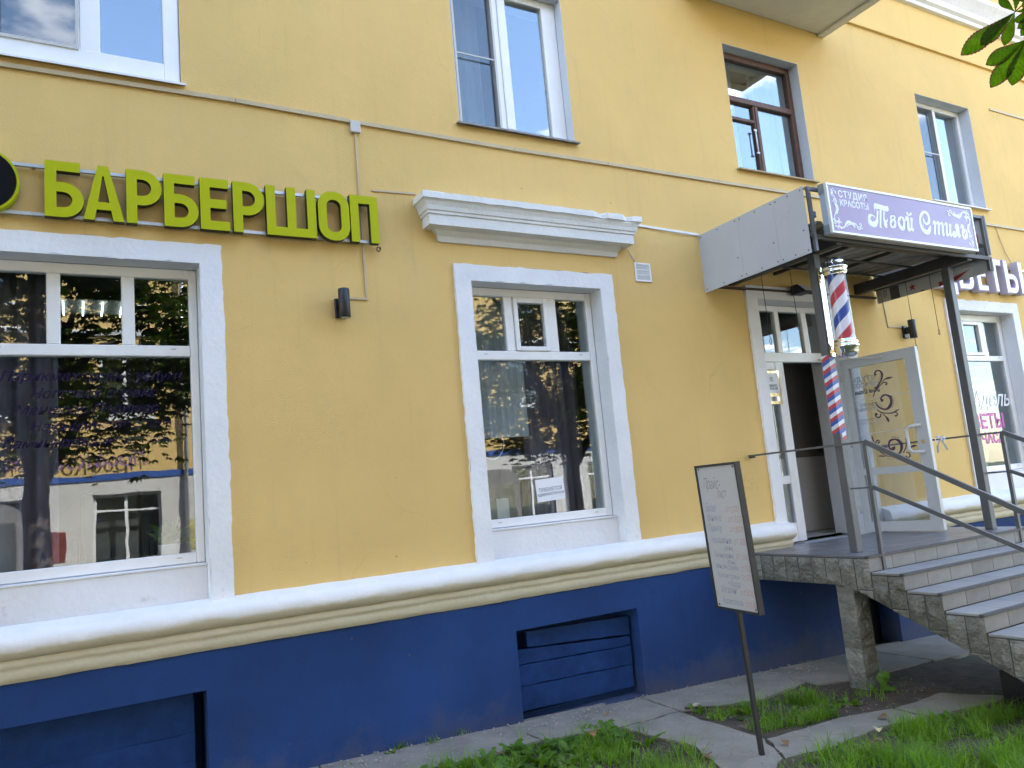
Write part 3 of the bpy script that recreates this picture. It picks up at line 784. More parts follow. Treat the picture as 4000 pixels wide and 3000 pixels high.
def shop_window(key, panes, glass, transom, fy=0.15, vent=None, zb=1.545):
    ox0, ox1, oz0, oz1 = OPEN_LOW[key]
    f = MB()
    gx0, gx1 = glass
    frame_ring(f, ox0+0.006, ox1-0.006, zb, oz1-0.006, gx0-ox0-0.006, ox1-0.006-gx1, oz1-0.006-3.60, 1.618-zb, fy, fy+0.065)
    f.box(gx0, gx1, fy-0.004, fy+0.064, transom[0], transom[1])
    for a, b in zip(panes[:-1], panes[1:]):
        f.box(a[1], b[0], fy+0.001, fy+0.063, transom[1], 3.60)
    win = f.build('window', M['pvc'], house, bevel=0.006)
    surround(win, ox0-0.152, ox1+0.152, 1.268, oz1+0.143, ox0, ox1, 1.268, oz1)
    reveal_lining(win, ox0, ox1, oz0, oz1, fy)
    for i, (a, b) in enumerate(panes):
        if vent == i:
            v = MB(); frame_ring(v, a+0.003, b-0.003, transom[1]+0.003, 3.597, 0.045, 0.045, 0.05, 0.042, fy-0.014, fy+0.04)
            sash = v.build('vent_sash', M['pvc'], win, bevel=0.005)
            pane(win, a+0.05, b-0.05, transom[1]+0.047, 3.546, fy+0.02)
        else: pane(win, a, b, transom[1], 3.60, fy+0.03)
    pane(win, gx0, gx1, 1.618, transom[0], fy+0.03)
    apn = MB(); apn.box(ox0+0.004, ox1-0.004, 0.085, 0.30, 1.25, 1.525); apn.box(ox0+0.004, ox1-0.004, 0.075, 0.16, 1.525, 1.541)
    apn.build('apron', M['white'], win, bevel=0.004)
    dr = MB()
    for x in (gx0+0.08, gx1-0.13): dr.box(x, x+0.035, fy-0.003, fy, 1.585, 1.593); dr.box(x, x+0.035, fy-0.008, fy-0.004, transom[0]+0.05, transom[0]+0.058)
    dr.build('drain_cap', M['grey_plastic'], win)
    bk = MB(); bk.box(ox0+0.02, ox1-0.02, 0.3, 0.415, 1.25, 1.54); bk.build('inner_sill', M['inner_white'], win)
    return win
W1 = shop_window('w1', [(-0.55,-0.178), (-0.094,0.280), (0.364,0.724)], (-0.55, 0.724), (3.02, 3.10))
W2 = shop_window('w2', [(3.058,3.382), (3.472,3.842), (3.942,4.283)], (3.058, 4.283), (3.012, 3.094), vent=1)
W3 = shop_window('w3', [(10.14,10.42), (10.45,10.90), (10.985,11.36)], (10.14, 11.36), (3.045, 3.118), vent=1)

def upper_window(key, fy, pieces, frame, panes, m='pvc', frame_w=0.07, sill='sillmetal', nets=(), lining=True, rebate=None):
    ox0, ox1, oz0, oz1 = OPEN_UP[key]
    f = MB(); frame_ring(f, ox0+0.004, ox1-0.004, oz0+0.004, oz1-0.004, *frame, fy, fy+0.07)
    for b in pieces: f.box(b[0], b[1], fy+(0.002 if len(b) < 5 else b[4]), fy+0.066, b[2], b[3])
    win = f.build('window', M[m], house, bevel=0.006)
    for p in panes: pane(win, *p, fy+0.035, 'glass_up')
    if lining: reveal_lining(win, ox0, ox1, oz0, oz1, fy, 'reveal', 0.0015)
    s = MB()
    s.add([(ox0-0.03,-0.055,oz0-0.018),(ox1+0.03,-0.055,oz0-0.018),(ox1+0.03,fy,oz0+0.006),(ox0-0.03,fy,oz0+0.006),
           (ox0-0.03,-0.055,oz0-0.034),(ox1+0.03,-0.055,oz0-0.034),(ox1+0.03,fy,oz0-0.004),(ox0-0.03,fy,oz0-0.004)],
          [(0,1,2,3),(7,6,5,4),(0,4,5,1),(1,5,6,2),(3,7,4,0)])
    s.build('sill', M[sill], win)
    for (x0, x1, z0, z1, bars) in nets:
        n = MB(); frame_ring(n, x0, x1, z0, z1, 0.022, 0.022, 0.022, 0.022, fy-0.012, fy-0.001)
        for zz in bars: n.box(x0+0.022, x1-0.022, fy-0.010, fy-0.002, zz, zz+0.014)
        nf = n.build('net_frame', M['grey_plastic'], win)
        n = MB(); n.add([(x0+0.02,fy-0.0065,z0+0.02),(x1-0.02,fy-0.0065,z0+0.02),(x1-0.02,fy-0.0065,z1-0.02),(x0+0.02,fy-0.0065,z1-0.02)], [(0,1,2,3)]); n.build('net', M['mesh'], win)
    return win
# far left window, set almost flush with the wall
U1 = upper_window('u1', 0.012, [(0.038,0.168,5.14,6.63)], (0.12,0.11,0.07,0.145), [(-0.50,0.038,5.215,6.63),(0.168,0.590,5.215,6.63)],
                  sill='white', nets=[(-0.46,0.034,5.205,6.62,())], lining=False)
U2 = upper_window('u2', 0.11, [(3.50,3.575,5.23,6.60),(3.575,3.665,5.23,6.60,-0.012)], (0.07,0.165,0.075,0.07), [(3.08,3.50,5.23,6.60),(3.665,4.091,5.23,6.60)],
                  nets=[(3.075,3.515,5.20,6.63,(5.905,))])
U3 = upper_window('u3', 0.13, [(6.53,7.645,6.085,6.155,-0.01),(6.975,7.065,5.255,6.085),(6.53,6.975,5.865,5.905),(7.0,7.04,5.255,6.085,-0.01)], (0.07,0.07,0.075,0.065),
                  [(6.53,7.643,6.155,6.63),(6.53,6.975,5.905,6.085),(6.53,6.975,5.255,5.865),(7.065,7.643,5.255,6.085)], m='wood', sill='rusty')
U4 = upper_window('u4', 0.15, [(10.66,10.74,5.30,6.69)], (0.07,0.07,0.07,0.075), [(10.125,10.66,5.30,6.69),(10.74,11.268,5.30,6.69)],
                  sill='white', nets=[(10.13,10.665,5.28,6.70,(6.0,))])
th = MB(); th.tube([(6.955,0.118,5.50),(6.955,0.118,5.76)], 0.008, 8); th.box(6.935,6.975,0.112,0.128,5.48,5.50); th.box(6.935,6.975,0.112,0.128,5.76,5.78)
th.build('thermometer', M['paper'], U3)

# curtains inside
def curtain(x0, x1, y, z0, z1, m, label, wave=0.035, pitch=0.11):
    c = MB(); n = max(8, int((x1-x0)/0.02)); vs = []
    for i in range(n+1):
        x = x0+(x1-x0)*i/n; d = wave*math.sin(x/pitch*2*math.pi)+0.012*math.sin(x*37)
        vs += [(x, y+d*1.15, z0), (x, y+d, (z0+z1)/2), (x, y+d*0.7, z1)]
    c.add(vs, [(3*i+j, 3*i+3+j, 3*i+4+j, 3*i+1+j) for i in range(n) for j in range(2)], 0, True)
    o = c.build('curtain', M[m]); return tag(o, label, 'curtain')
curtain(-0.62, -0.12, 0.62, 1.4, 4.0, 'curtain', 'mauve curtain behind the big shop window under the lime letters')
curtain(3.78, 4.45, 0.66, 1.4, 4.0, 'curtain', 'dark mauve curtain at the right of the shop window with the paper notice')
curtain(3.02, 3.76, 0.56, 2.35, 4.0, 'sheer', 'pale curtain behind the vent sash of the shop window under the hood', 0.02, 0.07)
curtain(2.98, 3.52, 0.45, 5.0, 6.9, 'sheer', 'sheer curtain in the upper window above the white hood', 0.02, 0.08)
curtain(6.45, 7.02, 0.45, 5.0, 6.9, 'sheer', 'white sheer curtain behind the brown wooden window', 0.02, 0.08)
curtain(7.38, 7.75, 0.5, 5.0, 6.9, 'sheer', 'white sheer curtain at the right inside the brown wooden window', 0.02, 0.08)
curtain(10.08, 10.66, 0.5, 5.0, 6.9, 'sheer', 'sheer curtain behind the netted sash of the far right upper window', 0.02, 0.08)
fl = thing('potted_flower', (3.93, 0.32, 5.16), 'pink flower standing inside the upper window above the white hood', 'flower')
p = MB(); p.lathe([(0.04,0),(0.055,0.09),(0.06,0.1)], (3.93,0.32,5.16), 14); p.build('pot', M['paper'], fl)
p = MB()
for i in range(46):
    a, e, l = random.uniform(0, 6.28), random.uniform(0.2, 1.3), random.uniform(0.05, 0.12)
    c = Vector((3.93, 0.32, 5.27)); d = Vector((math.cos(a)*math.cos(e), math.sin(a)*math.cos(e)*0.6, math.sin(e))); s = Vector((-d.y, d.x, 0.1)).normalized()*0.018
    p.add([c, c+d*l*0.6+s, c+d*l, c+d*l*0.6-s], [(0,1,2,3)], 1 if i % 3 else 0)
p.build('bloom', [M['weed'], mat('pink_petal', (0.55,0.06,0.16), 0.6)], fl)

# shop ceiling lamp seen through the left window
lm_e = bpy.data.materials.new('lamp_tube'); lm_e.use_nodes = True
lm_e.node_tree.nodes['Principled BSDF'].inputs['Emission Color'].default_value = (0.85, 1.0, 0.95, 1)
lm_e.node_tree.nodes['Principled BSDF'].inputs['Emission Strength'].default_value = 1.6
cl = thing('ceiling_lamp', (0.1, 2.8, 4.1), 'lit tube lamp on the ceiling inside the left shop window', 'lamp')
p = MB(); p.box(-0.20, 0.50, 2.5, 3.1, 4.05, 4.115); p.build('housing', M['room'], cl)
for i in range(4):
    p = MB(); p.tube([(-0.11+i*0.17, 2.53, 4.03), (-0.11+i*0.17, 3.07, 4.03)], 0.007, 8); p.build('tube', lm_e, cl)

# ------------------------------------------------------------------ entrance: frame with sidelight, open door
e = MB(); fy = 0.20
e.box(6.444, 6.66, fy, fy+0.065, 1.036, 3.674); e.box(6.83, 6.965, fy, fy+0.065, 1.036, 3.02); e.box(7.745, 7.814, fy, fy+0.065, 1.036, 3.02)
e.box(6.66, 7.814, fy, fy+0.065, 3.61, 3.674); e.box(6.66, 7.814, fy-0.003, fy+0.064, 3.02, 3.13)
e.box(6.925, 7.0, fy+0.001, fy+0.063, 3.13, 3.61); e.box(7.372, 7.46, fy+0.001, fy+0.063, 3.13, 3.61); e.box(7.745, 7.814, fy, fy+0.065, 3.13, 3.61)
e.box(6.66, 6.83, fy, fy+0.064, 1.036, 1.24); e.box(6.66, 6.83, fy, fy+0.064, 1.66, 1.752); e.box(6.66, 6.83, fy, fy+0.064, 2.93, 3.02)
ent = e.build('entrance_frame', M['pvc'], house, bevel=0.006)
for a in ((6.66,6.925,3.13,3.61),(7.0,7.372,3.13,3.61),(7.46,7.745,3.13,3.61),(6.66,6.83,1.752,2.93),(6.66,6.83,1.24,1.66)): pane(ent, *a, fy+0.03)
surround(ent, 6.286, 7.972, 1.03, 3.822, 6.438, 7.82, 1.03, 3.68)
reveal_lining(ent, 6.438, 7.82, 1.03, 3.68, fy)
iv = MB(); iv.box(7.755, 7.81, 0.27, 0.46, 1.035, 3.5); iv.build('inner_jamb', M['inner_white'], ent)
ivd = MB(); ivd.box(7.30, 8.68, 0.95, 1.0, 1.036, 1.95); ivd.build('inner_panel', mat('inner_panel_grey', (0.72,0.72,0.71), 0.6), ent, bevel=0.004)
ivd = MB(); ivd.box(7.30, 8.68, 0.97, 0.99, 1.951, 4.1); ivd.build('inner_glass', mat('dark_inner_glass', (0.22,0.21,0.20), 0.3), ent)
# door leaf, swung out almost square to the wall
HG = Vector((7.800, 0.08, 0)); FE = Vector((7.920, -0.790, 0)); LW = (FE-HG).length
DX = (FE-HG).normalized(); DN = Vector((DX.y, -DX.x, 0))      # DN points to -x (towards the street corner)
if DN.x > 0: DN = -DN
def dpt(u, n, z): q = HG + DX*u + DN*n; return (q.x, q.y, z)
def dbox(mb, u0, u1, z0, z1, n0, n1, mi=0):
    vs = [dpt(u, n, z) for z in (z0, z1) for u, n in ((u0,n0),(u1,n0),(u1,n1),(u0,n1))]
    mb.add(vs, [(0,3,2,1),(4,5,6,7),(0,1,5,4),(1,2,6,5),(2,3,7,6),(3,0,4,7)], mi)
dl = MB()
Z0, Z1 = 1.046, 3.012; U0, U1 = 0.0, 0.868
gz = [(1.150, 1.672), (1.748, 2.905)]; gu = (0.085, 0.742)
dbox(dl, U0, gu[0], Z0, Z1, -0.03, 0.03); dbox(dl, gu[1], U1, Z0, Z1, -0.03, 0.03)
dbox(dl, gu[0], gu[1], Z0, gz[0][0], -0.0295, 0.0295); dbox(dl, gu[0], gu[1], gz[0][1], gz[1][0], -0.0295, 0.0295); dbox(dl, gu[0], gu[1], gz[1][1], Z1, -0.0295, 0.0295)
bmf = dl.mesh('door', [mat('grey_white_door_plastic', (0.50,0.51,0.52), 0.4, var=0.05, vscale=4, spots=0.2, sscale=8, spotcol=(0.4,0.37,0.32))], 0.0)
bm = bmesh.new(); bm.from_mesh(bmf); bmesh.ops.recalc_face_normals(bm, faces=bm.faces); bm.to_mesh(bmf); bm.free()
door = link('door', bmf, house)
for z0, z1 in gz:
    p = MB(); dbox(p, gu[0]-0.004, gu[1]+0.004, z0-0.004, z1+0.004, -0.003, 0.003); p.build('pane', M['glass_door'], door)
p = MB()
for z in (2.530, 2.135): dbox(p, gu[0], gu[1], z, z+0.006, 0.003, 0.006)
p.build('glazing_line', M['inner_white'], door)
hd = MB(); hd.tube([dpt(0.795,0.03,2.165), dpt(0.795,0.075,2.165), dpt(0.765,0.088,2.165), dpt(0.70,0.088,2.160), dpt(0.670,0.088,2.13), dpt(0.668,0.088,1.92), dpt(0.70,0.088,1.885), dpt(0.765,0.088,1.88), dpt(0.798,0.075,1.88), dpt(0.798,0.03,1.88)], 0.016, 10)
hd.build('handle', mat('white_handle', (0.70,0.71,0.74), 0.35), door)
p = MB(); p.tube([dpt(0.800,0.028,1.985), dpt(0.800,0.036,1.985)], 0.022, 14); p.tube([dpt(0.800,0.036,1.985), dpt(0.800,0.041,1.985)], 0.010, 10); p.build('lock', mat('brass', (0.45,0.36,0.18), 0.35, 0.9), door)
p = MB()
for z in (1.25, 2.0, 2.75): p.tube([dpt(-0.004,0.036,z), dpt(-0.004,0.036,z+0.09)], 0.011, 8)
p.build('hinge', M['grey_plastic'], door)
p = MB(); p.bar((7.55,0.19,3.045), dpt(0.45,0.045,2.965), 0.012, 0.016); dbox(p, 0.40, 0.50, 2.955, 2.985, 0.03, 0.05); p.build('door_closer', M['grey_plastic'], door)
SIGN_TEXT=[[(692,276,31),(675,218,26),(659,173,41),(627,141,63),(587,132,60),(554,152,68),(546,183,41),(563,212,43),(593,224,17),(623,216,15),(643,197,3)],[(743,283,40),(734,268,34),(699,130,25),(695,117,57)],[(788,277,26),(773,228,20),(770,195,34),(780,167,53),(781,138,55),(798,117,6)],[(779,185,20),(806,184,21),(825,215,2)],[(931,172,33),(924,157,35),(913,144,35),(899,134,29),(884,130,16),(871,131,26),(862,139,31),(857,150,28),(858,165,26),(864,180,33),(875,194,35),(889,203,26),(904,208,16),(917,206,29),(927,199,35),(932,187,35),(931,172,33)],[(937,230,23),(932,221,26),(923,214,26),(912,208,16),(899,205,9),(887,206,20),(878,209,24),(873,216,24),(872,223,24),(877,232,24),(885,239,26),(897,245,20),(910,248,12),(922,247,16),(931,244,26),(936,238,28),(937,230,23)],[(638,254,4),(648,295,20),(669,315,76),(708,319,57),(761,312,64),(814,307,62),(839,315,64),(852,339,6)],[(1011,205,7),(1020,239,24),(1042,250,16),(1068,228,42),(1066,181,35),(1045,138,48),(1012,135,50),(988,166,50),(986,207,32),(1011,243,29)],[(1096,209,10),(1114,245,36),(1138,247,39),(1131,196,40),(1122,137,48),(1139,128,31),(1160,144,18)],[(1202,258,42),(1188,202,30),(1178,150,33),(1188,128,26),(1213,149,10)],[(1151,310,27),(1146,290,25),(1166,279,12),(1196,295,28),(1203,311,34)],[(1493,210,8),(1473,174,41),(1439,136,53),(1398,133,60),(1357,154,56),(1335,199,43),(1336,250,30),(1358,295,35),(1397,329,38),(1440,340,31),(1475,320,43),(1489,283,35),(1475,242,40),(1434,217,23),(1404,231,32),(1393,277,8)],[(1394,294,7),(1353,120,7)],[(1533,218,8),(1554,246,36),(1575,248,40),(1566,204,35),(1542,129,36),(1540,121,45)],[(1591,232,16),(1617,250,31),(1636,245,42),(1622,192,35),(1606,128,35),(1604,120,45)],[(1654,234,16),(1676,249,23),(1698,243,41),(1687,189,36),(1679,137,43),(1689,125,28),(1704,152,8)],[(1729,228,8),(1750,252,28),(1769,245,39),(1755,196,36),(1746,138,47),(1764,129,27),(1789,155,18)],[(1829,258,46),(1818,210,36),(1805,148,42),(1817,127,25),(1844,160,8)],[(1893,182,20),(1871,167,35),(1863,140,47),(1881,129,31),(1909,153,35),(1930,212,29),(1927,238,31)],[(1906,214,8),(1930,250,34),(1960,252,40),(1960,215,37),(1946,156,52),(1961,131,24),(1985,164,8)],[(2005,224,11),(2028,252,38),(2050,250,42),(2043,214,36),(2028,164,42),(2040,129,39),(2081,146,49),(2101,188,38),(2086,213,32),(2060,198,27),(2063,171,8)]]
SIGN_ORN=[[(115,379,16),(124,396,12),(102,407,5),(83,391,8),(85,367,9),(109,328,11),(119,294,8)],[(69,418,16),(70,390,12),(76,373,7)],[(94,429,12),(88,415,5)],[(59,385,15),(66,358,13),(84,341,5)],[(73,325,12),(101,313,16),(117,287,6)],[(64,307,11),(86,294,13),(105,264,35),(116,244,27),(103,212,27),(75,184,13),(58,155,12),(57,127,14),(80,109,16),(111,122,17),(113,143,12),(97,150,4)],[(88,276,23),(96,256,7),(72,205,3)],[(131,236,6),(108,212,23)],[(113,199,12),(87,186,17)],[(42,138,12),(48,119,15),(82,93,11)],[(34,101,14),(65,85,9)],[(51,66,14),(71,68,18)],[(148,98,5),(136,111,11),(109,103,16),(103,76,14),(129,58,14),(171,65,14),(204,100,22),(239,121,29),(279,114,26),(305,96,22),(311,65,6)],[(73,67,13),(97,38,11)],[(87,71,10),(134,46,11)],[(290,117,13),(330,112,16),(361,90,13),(391,86,9),(416,103,14),(410,120,12),(390,113,11),(392,102,5)],[(343,82,14),(370,63,15),(396,62,4)],[(387,70,7),(431,79,11)],[(203,72,5),(244,97,11),(280,97,5)],[(318,107,20),(332,77,5)],[(195,102,8),(231,131,14)]]
DOOR_ORN=[[(387,2777,28),(380,2799,17),(398,2821,17),(434,2821,16),(460,2785,23),(452,2737,20),(419,2686,19),(379,2637,19),(342,2586,11),(318,2526,5)],[(573,2723,5),(524,2721,23),(481,2714,11),(437,2683,6)],[(481,2651,23),(497,2663,15),(492,2678,13),(461,2679,11),(414,2652,10),(371,2610,10)],[(425,2479,38),(409,2492,25),(410,2516,19),(434,2537,19),(473,2538,18),(511,2508,30),(516,2455,29),(487,2404,32),(441,2382,19),(388,2400,16),(351,2437,14),(336,2481,7)],[(337,2397,5),(381,2356,11),(441,2337,10),(503,2332,13),(555,2349,15),(588,2362,4)],[(330,2331,23),(326,2353,11),(313,2334,14),(333,2303,14),(366,2309,17),(375,2343,8)],[(530,2301,18),(542,2293,13),(558,2304,13),(558,2325,11),(538,2334,7)],[(396,2340,6),(428,2301,12),(447,2264,26),(453,2235,4)],[(447,1937,38),(471,1955,20),(460,1932,17),(420,1943,19),(411,1992,15),(434,2031,23),(485,2042,17),(529,2020,30),(550,1978,30),(540,1917,25),(498,1867,13)],[(607,2039,9),(610,1992,11),(590,1933,12),(555,1882,7)],[(291,2018,18),(311,2030,12),(303,2052,11),(277,2041,11),(267,2007,8)],[(713,1950,5),(680,1947,22),(644,1934,9),(607,1914,5)],[(580,1846,24),(594,1828,11),(623,1842,14),(621,1876,13),(589,1886,6)],[(275,1874,6),(310,1872,15),(358,1859,3)],[(285,1936,6),(347,1881,11),(426,1846,4)],[(237,2108,5),(239,2080,16),(252,2022,4)]]
DOOR_DOTS=[(520,2523),(532,2511),(543,2492),(543,2471),(543,2451),(537,2431),(527,2412),(514,2396),(304,2529),(300,2501),(299,2473),(302,2448),(309,2422),(440,2774),(437,2754),(427,2734),(410,2716),(396,2697),(465,2069),(482,2067),(499,2065),(518,2059),(535,2054),(382,1837),(405,1828),(437,1828)]

for strokes_, dots_ in ((DOOR_ORN[:8], [q for q in DOOR_DOTS if q[1] > 2100]), (DOOR_ORN[8:], [q for q in DOOR_DOTS if q[1] <= 2100])):
    vs, fs = strokes_polys(strokes_)
    p = MB(); lay(p, vs, fs, HG, DX, (0,0,1), DN, 0.0055)
    for u, z in dots_:
        c = [(u*0.001+0.0055*math.cos(k*math.pi/3), z*0.001+0.0055*math.sin(k*math.pi/3)) for k in range(6)]
        lay(p, c, [tuple(range(6))], HG, DX, (0,0,1), DN, 0.0055)
    p.build('swirl_ornament', M['purple'], door)
def door_text(mb, body, u_right, z, size, off=0.0, shear=0.0, spc=1.0):
    """printed on the street face of the glass, so mirrored from inside"""
    v, f = text_polys(body, size, off, shear, spc); lay(mb, v, f, HG + DX*u_right + Vector((0,0,z)), -DX, (0,0,1), DN, -0.0035)
p = MB()
door_text(p, 'СТУДИЯ', 0.375, 2.735, 0.075, 0.002, 0, 1.15); door_text(p, 'КРАСОТЫ', 0.385, 2.665, 0.072, 0.002)
door_text(p, 'ДОБРО', 0.335, 2.445, 0.05, 0.001, 0, 1.1); door_text(p, 'ПОЖАЛОВАТЬ', 0.400, 2.395, 0.05, 0.001)
door_text(p, 'режим работы', 0.37, 2.285, 0.038); door_text(p, 'с 9:00 до 19:00', 0.40, 2.24, 0.045)
p.build('lettering', M['signwhite'], door)
p = MB(); v, f = strokes_polys(SIGN_TEXT)
lay(p, [((q[0]-0.54)*0.185, q[1]*0.25, q[2]) for q in v], f, HG + DX*0.40 + Vector((0,0,2.562)), -DX, (0,0,1), DN, -0.0035)
p.build('lettering', M['purple'], door)

# lettering on the shop glass (printed on the inside of the pane)
p = MB()
for body, x, z, s in (('Парикмахерские услуги', -0.45, 2.855, 0.093), ('Ногтевой сервис', -0.28, 2.735, 0.093), ('Маникюр Педикюр', -0.37, 2.625, 0.093), ('Наращивание ресниц', -0.28, 2.515, 0.088), ('Ламинирование ресниц', -0.44, 2.405, 0.088)):
    v, f = text_polys(body, s, 0.0012, 0.35); lay(p, v, f, (x, 0.186, z), (1,0,0), (0,0,1), (0,-1,0))
p.build('lettering', M['purple_text'], W1)
p = MB()
v, f = text_polys('Адель', 0.30, 0.003, 0.4); lay(p, v, f, (10.46, 0.1775, 2.42), (1,0,0), (0,0,1), (0,-1,0)); p.build('lettering', M['signwhite'], W3)
p = MB()
for body, x, z, s in (('ЦВЕТЫ', 10.21, 2.125, 0.27), ('24 ЧАСА', 10.30, 1.925, 0.19)):
    v, f = text_polys(body, s, 0.006, 0, 1.02); lay(p, v, f, (x, 0.1775, z), (1,0,0), (0,0,1), (0,-1,0))
p.build('lettering', M['pink'], W3)
p = MB(); p.box(10.1, 11.15, 1.2, 1.25, 1.2, 3.02); p.build('shop_partition', M['beigewall'], W3)

# a few things standing inside the shops
ch = thing('salon_chair', (0.25, 1.5, 1.08), 'dark salon armchair inside the shop under the lime letters', 'chair')
p = MB(); p.box(0.0, 0.5, 1.25, 1.75, 1.45, 1.56); p.build('seat', M['black'], ch, bevel=0.02)
p = MB(); p.box(0.02, 0.48, 1.72, 1.82, 1.56, 2.15); p.build('backrest', M['black'], ch, bevel=0.03)
for x in (-0.05, 0.50):
    p = MB(); p.box(x, x+0.05, 1.28, 1.72, 1.58, 1.78); p.build('armrest', M['black'], ch, bevel=0.01)
p = MB(); p.lathe([(0.26,0.0),(0.24,0.03),(0.04,0.05),(0.04,0.37)], (0.25,1.5,1.08), 20); p.build('base', M['chrome'], ch)
pp_ = thing('potted_plant', (0.58, 0.48, 1.545), 'leafy potted plant on the sill inside the left shop window', 'plant')
p = MB(); p.lathe([(0.05,0),(0.075,0.13),(0.08,0.14)], (0.58,0.48,1.545), 16); p.build('pot', M['paper'], pp_)
p = MB(); rl = random.Random(3)
for i in range(60):
    a_, e_, l_ = rl.uniform(0,6.28), rl.uniform(0.2,1.4), rl.uniform(0.10,0.26); c_ = Vector((0.58,0.48,1.68)); d_ = Vector((math.cos(a_)*math.cos(e_), math.sin(a_)*math.cos(e_)*0.4, math.sin(e_))); s_ = Vector((-d_.y, d_.x, 0.1)).normalized()*0.025
    p.add([c_, c_+d_*l_*0.6+s_, c_+d_*l_-Vector((0,0,0.04)), c_+d_*l_*0.6-s_], [(0,1,2,3)])
p.build('leaves', M['weed'], pp_)
dp_ = thing('flat_panel', (3.14, 0.5, 1.55), 'dark flat panel standing in the lower left corner of the shop window under the hood', 'panel')
p = MB(); p.box(3.06, 3.30, 0.46, 0.49, 1.545, 1.80); p.build('board', M['black'], dp_, bevel=0.004)
p = MB(); p.box(3.31, 3.44, 0.48, 0.51, 1.545, 1.79); p.build('side_board', M['grey_plastic'], dp_, bevel=0.004)
petal = mat('pale_petals', (0.62,0.30,0.42), 0.7); wrap_ = mat('pale_green_wrap', (0.42,0.55,0.38), 0.5)
for i, (x, y, h) in enumerate(((10.55,0.55,0.62),(10.82,0.6,0.74),(11.08,0.56,0.55))):
    bq = thing('bouquet', (x, y, 1.45), ('leftmost','middle','rightmost')[i]+' pale green wrapped bouquet inside the far right shop window', 'flowers', 'bouquets in the flower shop window')
    p = MB(); p.lathe([(0.04,0),(0.07,0.15),(0.13,h*0.75),(0.15,h*0.8)], (x,y,1.40), 14, close=False); p.build('wrap', wrap_, bq)
    p = MB()
    for k in range(26):
        c_ = Vector((x+rl.gauss(0,0.07), y+rl.gauss(0,0.06), 1.40+h*0.82+rl.gauss(0,0.04))); r_ = rl.uniform(0.02,0.035)
        p.lathe([(r_*0.3,-r_*0.6),(r_,0),(r_*0.6,r_*0.7),(r_*0.1,r_*0.8)], c_, 7)
    p.build('blooms', petal, bq)
# ================================================================== THINGS ON THE WALL
# --- lime channel letters
LZ0, LZ1 = 3.914, 4.306
def S(x0, x1, pts): return [(x0+(x1-x0)*a, LZ0+(LZ1-LZ0)*b) for a, b in pts]
def bow(cx, z0, z1, xr, n=10):
    """right half of a rounded bowl: from (cx,z1) round to (cx,z0)"""
    ry = (z1-z0)/2; rx = min(ry, xr-cx); c = xr-rx
    return [(c, z1)] + [(c+rx*math.sin(R_(a)), (z0+z1)/2+ry*math.cos(R_(a))) for a in range(10, 171, 16)] + [(c, z0)]
T = 0.068
def L_B(x0, x1):     # Б
    zm = LZ0+0.245
    outer = [(x0,LZ0)] + bow(x0+0.1, LZ0, zm, x1)[::-1] + [(x0+T,zm),(x0+T,LZ1-T),(x1-0.02,LZ1-T),(x1-0.02,LZ1),(x0,LZ1)]
    hole = [(x0+T,LZ0+T)] + bow(x0+0.1, LZ0+T, zm-T, x1-T)[::-1] + [(x0+T,zm-T)]
    return [outer, hole]
def L_R(x0, x1):     # Р
    zm = LZ0+0.135
    outer = [(x0,LZ0),(x0+T,LZ0),(x0+T,zm)] + bow(x0+0.1, zm, LZ1, x1)[::-1] + [(x0,LZ1)]
    hole = [(x0+T,zm+T)] + bow(x0+0.1, zm+T, LZ1-T, x1-T)[::-1] + [(x0+T,LZ1-T)]
    return [outer, hole]
def L_A(x0, x1):
    a, b = 0.138, 0.201; w = T
    z1 = LZ0+0.075; z2 = z1+0.055
    def xl(z): return x0+w+(a+w*0.62-x0-w)*(z-LZ0)/(LZ1-LZ0)
    def xr(z): return x1-w+(b-w*0.62-x1+w)*(z-LZ0)/(LZ1-LZ0)
    outer = [(x0,LZ0),(x0+w,LZ0),(xl(z1),z1),(xr(z1),z1),(x1-w,LZ0),(x1,LZ0),(b,LZ1),(a,LZ1)]
    zt = LZ1-0.075; hole = [(xl(z2),z2),(xr(z2),z2),((a+b)/2+0.004,zt),((a+b)/2-0.004,zt)]
    return [outer, hole]
def L_E(x0, x1):
    zc = (LZ0+LZ1)/2+0.004
    return [[(x0,LZ0),(x1,LZ0),(x1,LZ0+T),(x0+T,LZ0+T),(x0+T,zc-T/2),(x1-0.02,zc-T/2),(x1-0.02,zc+T/2),(x0+T,zc+T/2),(x0+T,LZ1-T),(x1-0.005,LZ1-T),(x1-0.005,LZ1),(x0,LZ1)]]
def L_SH(x0, x1):
    c = (x0+x1)/2
    return [[(x0,LZ0),(x1,LZ0),(x1,LZ1),(x1-T,LZ1),(x1-T,LZ0+T),(c+T/2,LZ0+T),(c+T/2,LZ1),(c-T/2,LZ1),(c-T/2,LZ0+T),(x0+T,LZ0+T),(x0+T,LZ1),(x0,LZ1)]]
def L_O(x0, x1):
    def ring(a, b, z0, z1, r):
        return arc(b-r,z0+r,r,r,-90,0,6)+arc(b-r,z1-r,r,r,0,90,6)+arc(a+r,z1-r,r,r,90,180,6)+arc(a+r,z0+r,r,r,180,270,6)
    return [ring(x0,x1,LZ0-0.004,LZ1+0.006,0.115), ring(x0+T,x1-T,LZ0+T-0.004,LZ1-T+0.006,0.054)]
def L_P(x0, x1): return [[(x0,LZ0),(x0+T,LZ0),(x0+T,LZ1-T),(x1-T,LZ1-T),(x1-T,LZ0),(x1,LZ0),(x1,LZ1),(x0,LZ1)]]
bs = thing('barbershop_sign', (0.98, -0.02, 3.93), 'lime green channel letters on two steel rails above the big shop window', 'sign')
